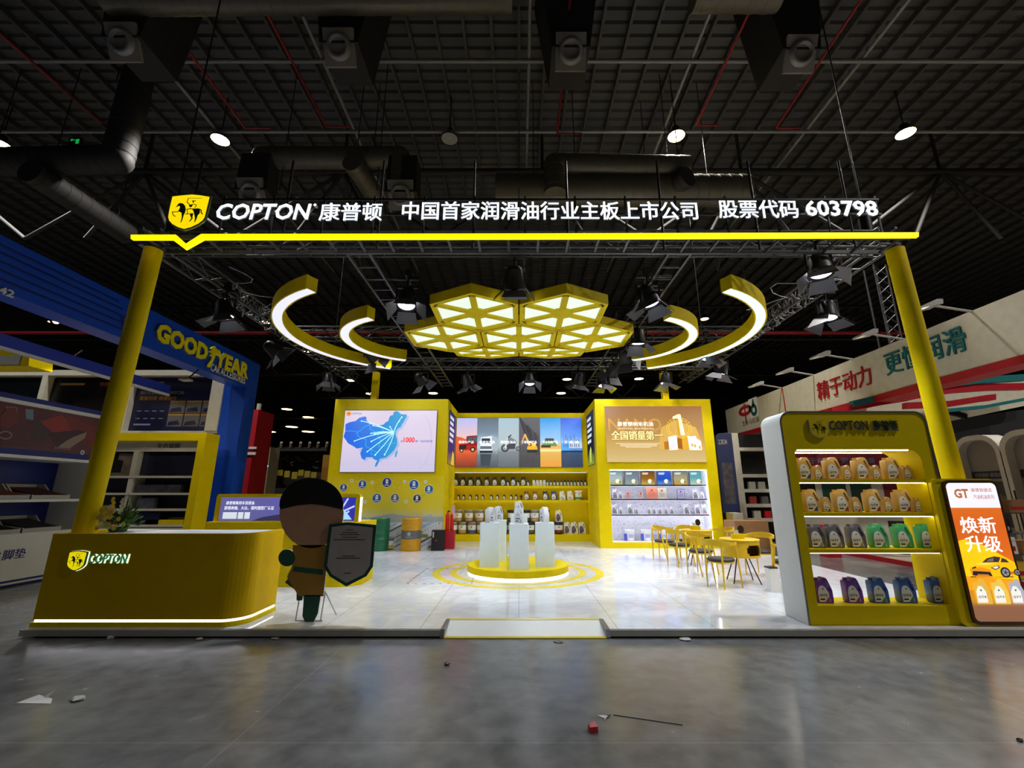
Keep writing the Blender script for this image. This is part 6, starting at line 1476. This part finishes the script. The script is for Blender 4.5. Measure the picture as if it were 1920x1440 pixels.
MB().box(RX + .02, RX + .9, yF - .9, yF, 0, zb - .16, mat('beige_wall', (170, 160, 140), .6)).build('end_post', wbh)
fr = MB().ex([(RX + .06, 4), (30, 4), (30, 11), (30, yF), (RX + .06, yF)], .02, .1, mat('beige_carpet', (150, 138, 120), .8, noise=.12), 'z').build('floor_right')
struct(fr); struct(MB().box(RX + .0, RX + .06, 4, yF, .0, .11, RED).build('floor_edge', fr))
for i, (ha, hb_) in enumerate((((1790, 566), (1820, 579)), ((1664, 620), (1692, 632)), ((1570, 660), (1598, 669)), ((1497, 691), (1525, 701)), ((1446, 716), (1465, 724)))):
    yb_ = onx(*hb_, RX)[0]; t = thing('arm_lamp', '%s arm lamp counted from the right along the white booth header' % ORD[i], 'arm lamp', (RX, yb_, zt), 'arm lamps on the white header')
    e = (RX - .75, yb_, zt + .12)
    MB().tube((RX + .05, yb_, zt - .02), e, .025, LGR, 6).build('arm', t)
    MB().ex([(RX - 1.1, zt + .02), (RX - .7, zt + .1), (RX - .68, zt + .2), (RX - .8, zt + .2), (RX - 1.1, zt + .07)], yb_ - .16, yb_ + .16, LGR).build('lamp_head', t)
    light('arm_fill_light', 'SPOT', (-.9, 0, 0), 120, (1, .92, .78), t, spot_size=R(130), spot_blend=.8, shadow_soft_size=.1).rotation_euler = (0, R(38), 0)  # added spot brightens the header; the heads themselves look unlit
# curved red and teal canopy bands, back boards
def band(pts, w, Y, m, name, lb, th=.15):
    up = [at(p[0], p[1] - w / 2, Y) for p in pts]; dn = [at(p[0], p[1] + w / 2, Y) for p in pts]
    tag(MB().ex(up + dn[::-1], Y, Y + th, m).build(name, org=(up[0][0], Y, dn[0][1])), lb, 'canopy band')
band([(1600, 757), (1690, 737), (1760, 723), (1830, 713), (1925, 707)], 12, 11.3, TEA, 'canopy_band', 'upper teal curved band under the white booth header')
band([(1560, 770), (1640, 756), (1700, 744), (1790, 730), (1860, 725), (1925, 724)], 12, 11.35, RED, 'canopy_band', 'upper red curved band under the white booth header')
band([(1700, 760), (1780, 757), (1850, 746), (1868, 744)], 11, 11.4, RED, 'canopy_band', 'short red curved band low under the canopy')
band([(1770, 770), (1850, 762), (1925, 748)], 6, 11.2, TEA, 'canopy_band', 'lower thin teal band under the canopy')
band([(1580, 800), (1700, 780), (1790, 760), (1925, 732)], 56, 12.2, HDR, 'canopy_board', 'broad cream board behind the red and teal canopy bands')
band([(1780, 772), (1800, 776), (1814, 781)], 9, 12.1, BLK, 'camera_bracket', 'black bracket fixed to the cream canopy board')
band([(1760, 815), (1790, 808), (1925, 790)], 46, 12.6, DRK, 'dark_fascia', 'black strip below the cream canopy board')
# arches
AX = 11.2; bz_ = mat('arch_white', (186, 180, 168), .5); NV2 = mat('arch_poster', (30, 34, 52), .35, noise=.5, scale=2)
for i, (pa, pb, lb) in enumerate(((1800, 1890, 'white arch display with a navy mountain poster behind the right column'), (1888, 1995, 'white arch display cut by the right edge of the view'))):
    y1_, y0_ = onx(pa, 900, AX)[0], onx(pb, 900, AX)[0]; zt_ = onx(1850, 805, AX)[1] - .1
    t = thing('arch_display', lb, 'display', (AX, (y0_ + y1_) / 2, .1), 'white arch displays'); q = MB()
    q.ring(rrect(-y1_, .1, -y0_, zt_, (.01, .01, .45, .45)), rrect(-y1_ + .12, .12, -y0_ - .12, zt_ - .12, (.01, .01, .34, .34)), 0, .4, bz_, bz_, bz_); sideR('arch_frame', t, AX, q)
    q = MB(); q.ex(rrect(-y1_ + .1, .12, -y0_ - .1, zt_ - .1, (.01, .01, .34, .34)), .2, .25, mat('arch_panel', (120, 112, 104), .5)); sideR('back_panel', t, AX, q)
    q = MB(); w = y1_ - y0_; h = zt_
    q.Q(-y1_ + .14, h * .66, -y0_ - .14, h * .72, BLK, .2, 1); q.T('长效保护 超强清净', -y1_ + .2, h * .675, -y0_ - .2, h * .705, DIM, .2, 2, .01)
    q.Q(-y1_ + .16, h * .3, -y0_ - .16, h * .64, NV2, .2, 1); q.P([(-y1_ + .2, h * .5), (-y1_ + w * .5, h * .57), (-y0_ - .2, h * .5)], DMG, .2, 2); q.T('2020', -y1_ + .22, h * .58, -y1_ + .5, h * .61, DIM, .2, 2, .01)
    sideR('poster', t, AX, q)
# backdrop seen through the shelf unit
Y = 14.0; t = thing('striped_backdrop', 'dark red wall with white characters above green, white and red panels, seen through the shelf unit', 'backdrop', (10, Y, .1)); DR = mat('dark_red', (110, 14, 30), .5)
b = bxp(1480, 845, 1710, 900, Y); q = MB().box(b[0] - .2, b[2] + .4, Y, Y + .2, b[1], b[3] + .3, DR); q.T('精于动力', *bxp(1500, 858, 1562, 869, Y), DIM, Y, 1, .01); q.T('更懂润滑', *bxp(1576, 858, 1640, 869, Y), DIM, Y, 1, .01); q.build('red_wall', t)
zl, zh = at(1600, 966, Y)[1], b[1]
for i, (pa, pb, m) in enumerate(((1480, 1534, DRK), (1534, 1546, CRM), (1546, 1592, mat('dark_green_panel', (16, 66, 52), .5)), (1592, 1600, CRM), (1600, 1640, mat('dark_green_panel', (16, 66, 52), .5)), (1640, 1662, CRM), (1662, 1716, DR))):
    MB().box(at(pa, 935, Y)[0], at(pb, 935, Y)[0], Y + .05, Y + .2, zl, zh, m).build('panel', t)
MB().box(b[0] - .2, b[2] + .6, Y + .1, Y + .2, .1, zl, CRM).build('lower_wall', t)
for i, (px0, px1, p0, p1, Yb, m, lb) in enumerate(((1548, 1572, 985, 1022, 12.8, RED, 'red carton on the far booth floor behind the dark grey jugs'), (1690, 1715, 978, 1016, 12.6, BLK, 'black chair-like box far behind the green jugs'), (1640, 1668, 1000, 1026, 12.4, CRM, 'cream carton far behind the green jugs'))):
    b = bxp(px0, p0, px1, p1, Yb); tag(MB().box(b[0], b[2], Yb, Yb + .4, 0, b[3], m).build('carton', org=(b[0], Yb, 0)), lb, 'carton')
# rack wall, banner and cartons in the aisle behind the tables
Y = 16.6; t = thing('product_rack', 'cream wall rack with dark cells of small goods behind the far table', 'rack', (at(1420, 900, Y)[0], Y, 0)); b = bxp(1394, 842, 1470, 975, Y)
MB().box(b[0] - .35, b[2], Y + .35, Y + .4, 0, b[3] + .6, DRK).build('back_panel', t)
for pyl in (842, 892, 920, 948, 975): z = at(1410, pyl, Y)[1]; MB().box(b[0] - .35, b[2], Y, Y + .35, z - .06, z + .06, CRM).build('shelf', t)
MB().box(b[0] - .5, b[0], Y - .02, Y + .4, 0, b[3] + .6, CRM).build('side_panel', t)
for i, (px, py, m, lb) in enumerate(((1410, 915, LGR, 'left grey can on the second rack shelf'), (1428, 915, LGR, 'right grey can on the second rack shelf'), (1412, 943, mat('tin_red', (150, 60, 50), .4), 'red and white tin on the third rack shelf'), (1434, 943, DMG, 'dark tin beside the red one on the third rack shelf'), (1420, 970, CRM, 'cream box on the fourth rack shelf'), (1440, 970, RED, 'small red box on the fourth rack shelf'))):
    x, _z = at(px, py, Y + .1); z = at(1410, {915: 920, 943: 948, 970: 975}[py], Y)[1] + .06; tag(MB().box(x - .12, x + .12, Y + .05, Y + .2, z, z + .26, m).build('tin', org=(x, Y, z)), lb, 'tin')
Y = 15.6; b = bxp(1344, 812, 1372, 962, Y); t = thing('banner_stand', 'dark blue banner stand with a white stall number beside the award wall', 'banner', (b[0], Y, 0))
x0, z1 = at(1341, 812, Y); x1 = at(1366, 812, Y)[0]; z0 = at(1370, 962, Y)[1]
MB().ex(rrect(x0, z0, x1 + .1, z1, (.02, .02, .02, .2)), Y, Y + .1, mat('banner_blue', (30, 40, 84), .5)).build('board', t)
q = MB(); q.T('2.2K34', *bxp(1347, 824, 1363, 833, Y), LGR, Y, 1, .01); q.Q(x0 + .1, z0 + .3, x1, z0 + (z1 - z0) * .62, mat('banner_picture', (66, 64, 70), .5, noise=.5), Y, 1); q.build('print', t)
MB().box(x0 + .1, x1, Y, Y + .3, 0, z0, BLK).build('foot', t)
CAR = mat('cardboard', (136, 96, 56), .7, noise=.1)
Y = 13.2; b = bxp(1379, 977, 1442, 1012, Y); tag(MB().box(b[0], b[2], Y, Y + .7, 0, b[3], CAR).build('cardboard_box', org=(b[0], Y, 0)), 'large brown cardboard box in the aisle behind the near table', 'box')
Y = 14.2; b = bxp(1376, 962, 1394, 985, Y); tag(MB().box(b[0], b[2], Y, Y + .5, 0, b[3], CRM).build('pale_carton', org=(b[0], Y, 0)), 'pale carton behind the large brown cardboard box', 'box')
# wire rack at the extreme right
rx, ry = at(1905, 1000, 8.2)[0], 8.2; t = thing('wire_rack', 'black wire rack of packets at the extreme right behind the lit light box', 'rack', (rx, ry, 0)); q = MB()
for dx in (-.35, .6):
    for dy in (0, .4): q.tube((rx + dx, ry + dy, 0), (rx + dx, ry + dy, 1.75), .015, BLK, 6)
for z in (.25, .65, 1.0, 1.35): 
    for dy in (0, .13, .27, .4): q.tube((rx - .35, ry + dy, z), (rx + .6, ry + dy, z), .008, BLK, 5)
q.build('frame', t)
for i, (z, x, w, h, m, lb) in enumerate(((1.35, -.3, .24, .26, mat('pack_red', (170, 40, 50), .5), 'red and white packet on the top of the wire rack'), (1.35, 0.05, .4, .22, CAR, 'brown packet on the top of the wire rack'), (1.0, -.22, .22, .24, NVY, 'navy packet on the second tier of the wire rack'), (.65, -.18, .2, .28, WHT, 'white and red packet on the third tier of the wire rack'), (.65, .1, .3, .22, CAR, 'brown packet on the third tier of the wire rack'), (.25, -.1, .3, .26, OCH, 'ochre packet on the lowest tier of the wire rack'))):
    q = MB().box(rx + x, rx + x + w, ry + .06, ry + .3, z + .01, z + .01 + h, m); q.Q(rx + x + .03, z + .06, rx + x + w - .03, z + h * .5, PAPER if i % 2 == 0 else RED, ry + .06, 1)
    tag(q.build('packet', org=(rx + x, ry + .1, z)), lb, 'packet', 'packets on the wire rack')

# ---------------------------------------------------------------- litter on the hall floor
def crumple(px, py, s, m, lb, name='crumpled_tissue', flat=.5):
    x, y = atz(px, py, 0); r_ = random.Random(px); q = MB(); n = 9; vs = []
    for j in range(5):
        for i in range(n):
            a = 2 * math.pi * i / n; ph = math.pi * (j + .3) / 4.6; rr_ = s * r_.uniform(.6, 1.15)
            vs.append((x + rr_ * math.sin(ph) * math.cos(a) * 1.3, y + rr_ * math.sin(ph) * math.sin(a), max(.002, s * flat * (1 - math.cos(ph)) * r_.uniform(.7, 1.1))))
    q.add(vs, [(j * n + i, j * n + (i + 1) % n, (j + 1) * n + (i + 1) % n, (j + 1) * n + i) for j in range(4) for i in range(n)] + [tuple(range(4 * n, 5 * n)), tuple(range(n))[::-1]], m)
    tag(q.build(name, org=(x, y, 0)), lb, 'litter')
crumple(206, 1198, .035, PAPER, 'white crumpled tissue at the platform edge below the counter emblem')
crumple(374, 1200, .03, PAPER, 'white crumpled tissue at the platform edge below the middle of the counter')
crumple(515, 1198, .04, LGR, 'grey flat scrap at the platform edge below the standee', 'paper_scrap', .2)
crumple(838, 1247, .03, DMG, 'small dark crumpled scrap on the concrete below the ramp corner', 'paper_scrap')
crumple(1285, 1200, .06, LGR, 'pale torn strip at the platform edge right of the ramp', 'paper_scrap', .2)
crumple(1046, 1204, .05, DMG, 'dark torn scrap just in front of the ramp', 'paper_scrap', .15)
crumple(145, 1313, .05, LGR, 'grey crumpled tissue on the concrete at the lower left', 'crumpled_tissue', .3)
crumple(1912, 1390, .02, DRK, 'tiny dark scrap at the lower right edge of the concrete', 'paper_scrap')
x, y = atz(66, 1317, 0); q = MB(); q.add([(x - .14, y - .02, .003), (x + .16, y - .03, .003), (x + .1, y + .04, .012), (x - .05, y + .07, .03)], [(0, 1, 2, 3)], PAPER); q.add([(x - .02, y + .03, .005), (x + .06, y + .1, .06), (x + .05, y + .03, .005)], [(0, 1, 2)], LGR); tag(q.build('paper_scrap', org=(x, y, 0)), 'torn white paper sheet lying on the concrete at the lower left', 'litter')
x, y = atz(1112, 1372, 0); t = thing('red_packet', 'small crushed red box lying on the concrete in the foreground', 'litter', (x, y, 0)); M = Matrix.Translation((x, y, 0)) @ Matrix.Rotation(R(12), 4, 'Z')
MB().box(-.03, .03, -.025, .025, 0, .04, mat('box_red', (170, 40, 48), .5), M).build('box_body', t); MB().add([(-.03, -.025, .0405), (.03, -.025, .0405), (.02, .02, .06), (-.01, .025, .045)], [(0, 1, 2, 3)], mat('box_pink', (220, 110, 120), .5), M=M).build('flap', t)
x, y = atz(1133, 1345, 0); q = MB(); q.add([(x - .05, y + .03, .002), (x + .05, y + .03, .002), (x + .03, y - .01, .012), (x - .01, y - .02, .004)], [(0, 1, 2, 3)], PAPER); q.tube((x, y, .004), (x + .05, y + .02, .01), .005, DMG, 5).tube((x - .01, y - .05, .004), (x + .02, y, .008), .005, PAPER, 5); tag(q.build('paper_scrap', org=(x, y, 0)), 'folded white scrap near the small red box on the concrete', 'litter')
a, b_ = atz(1150, 1341, 0), atz(1280, 1360, 0); tag(MB().tube((*a, .003), (*b_, .003), .003, DMG, 5).build('thin_stick', org=(*a, 0)), 'thin dark stick lying right of the folded white scrap', 'litter')
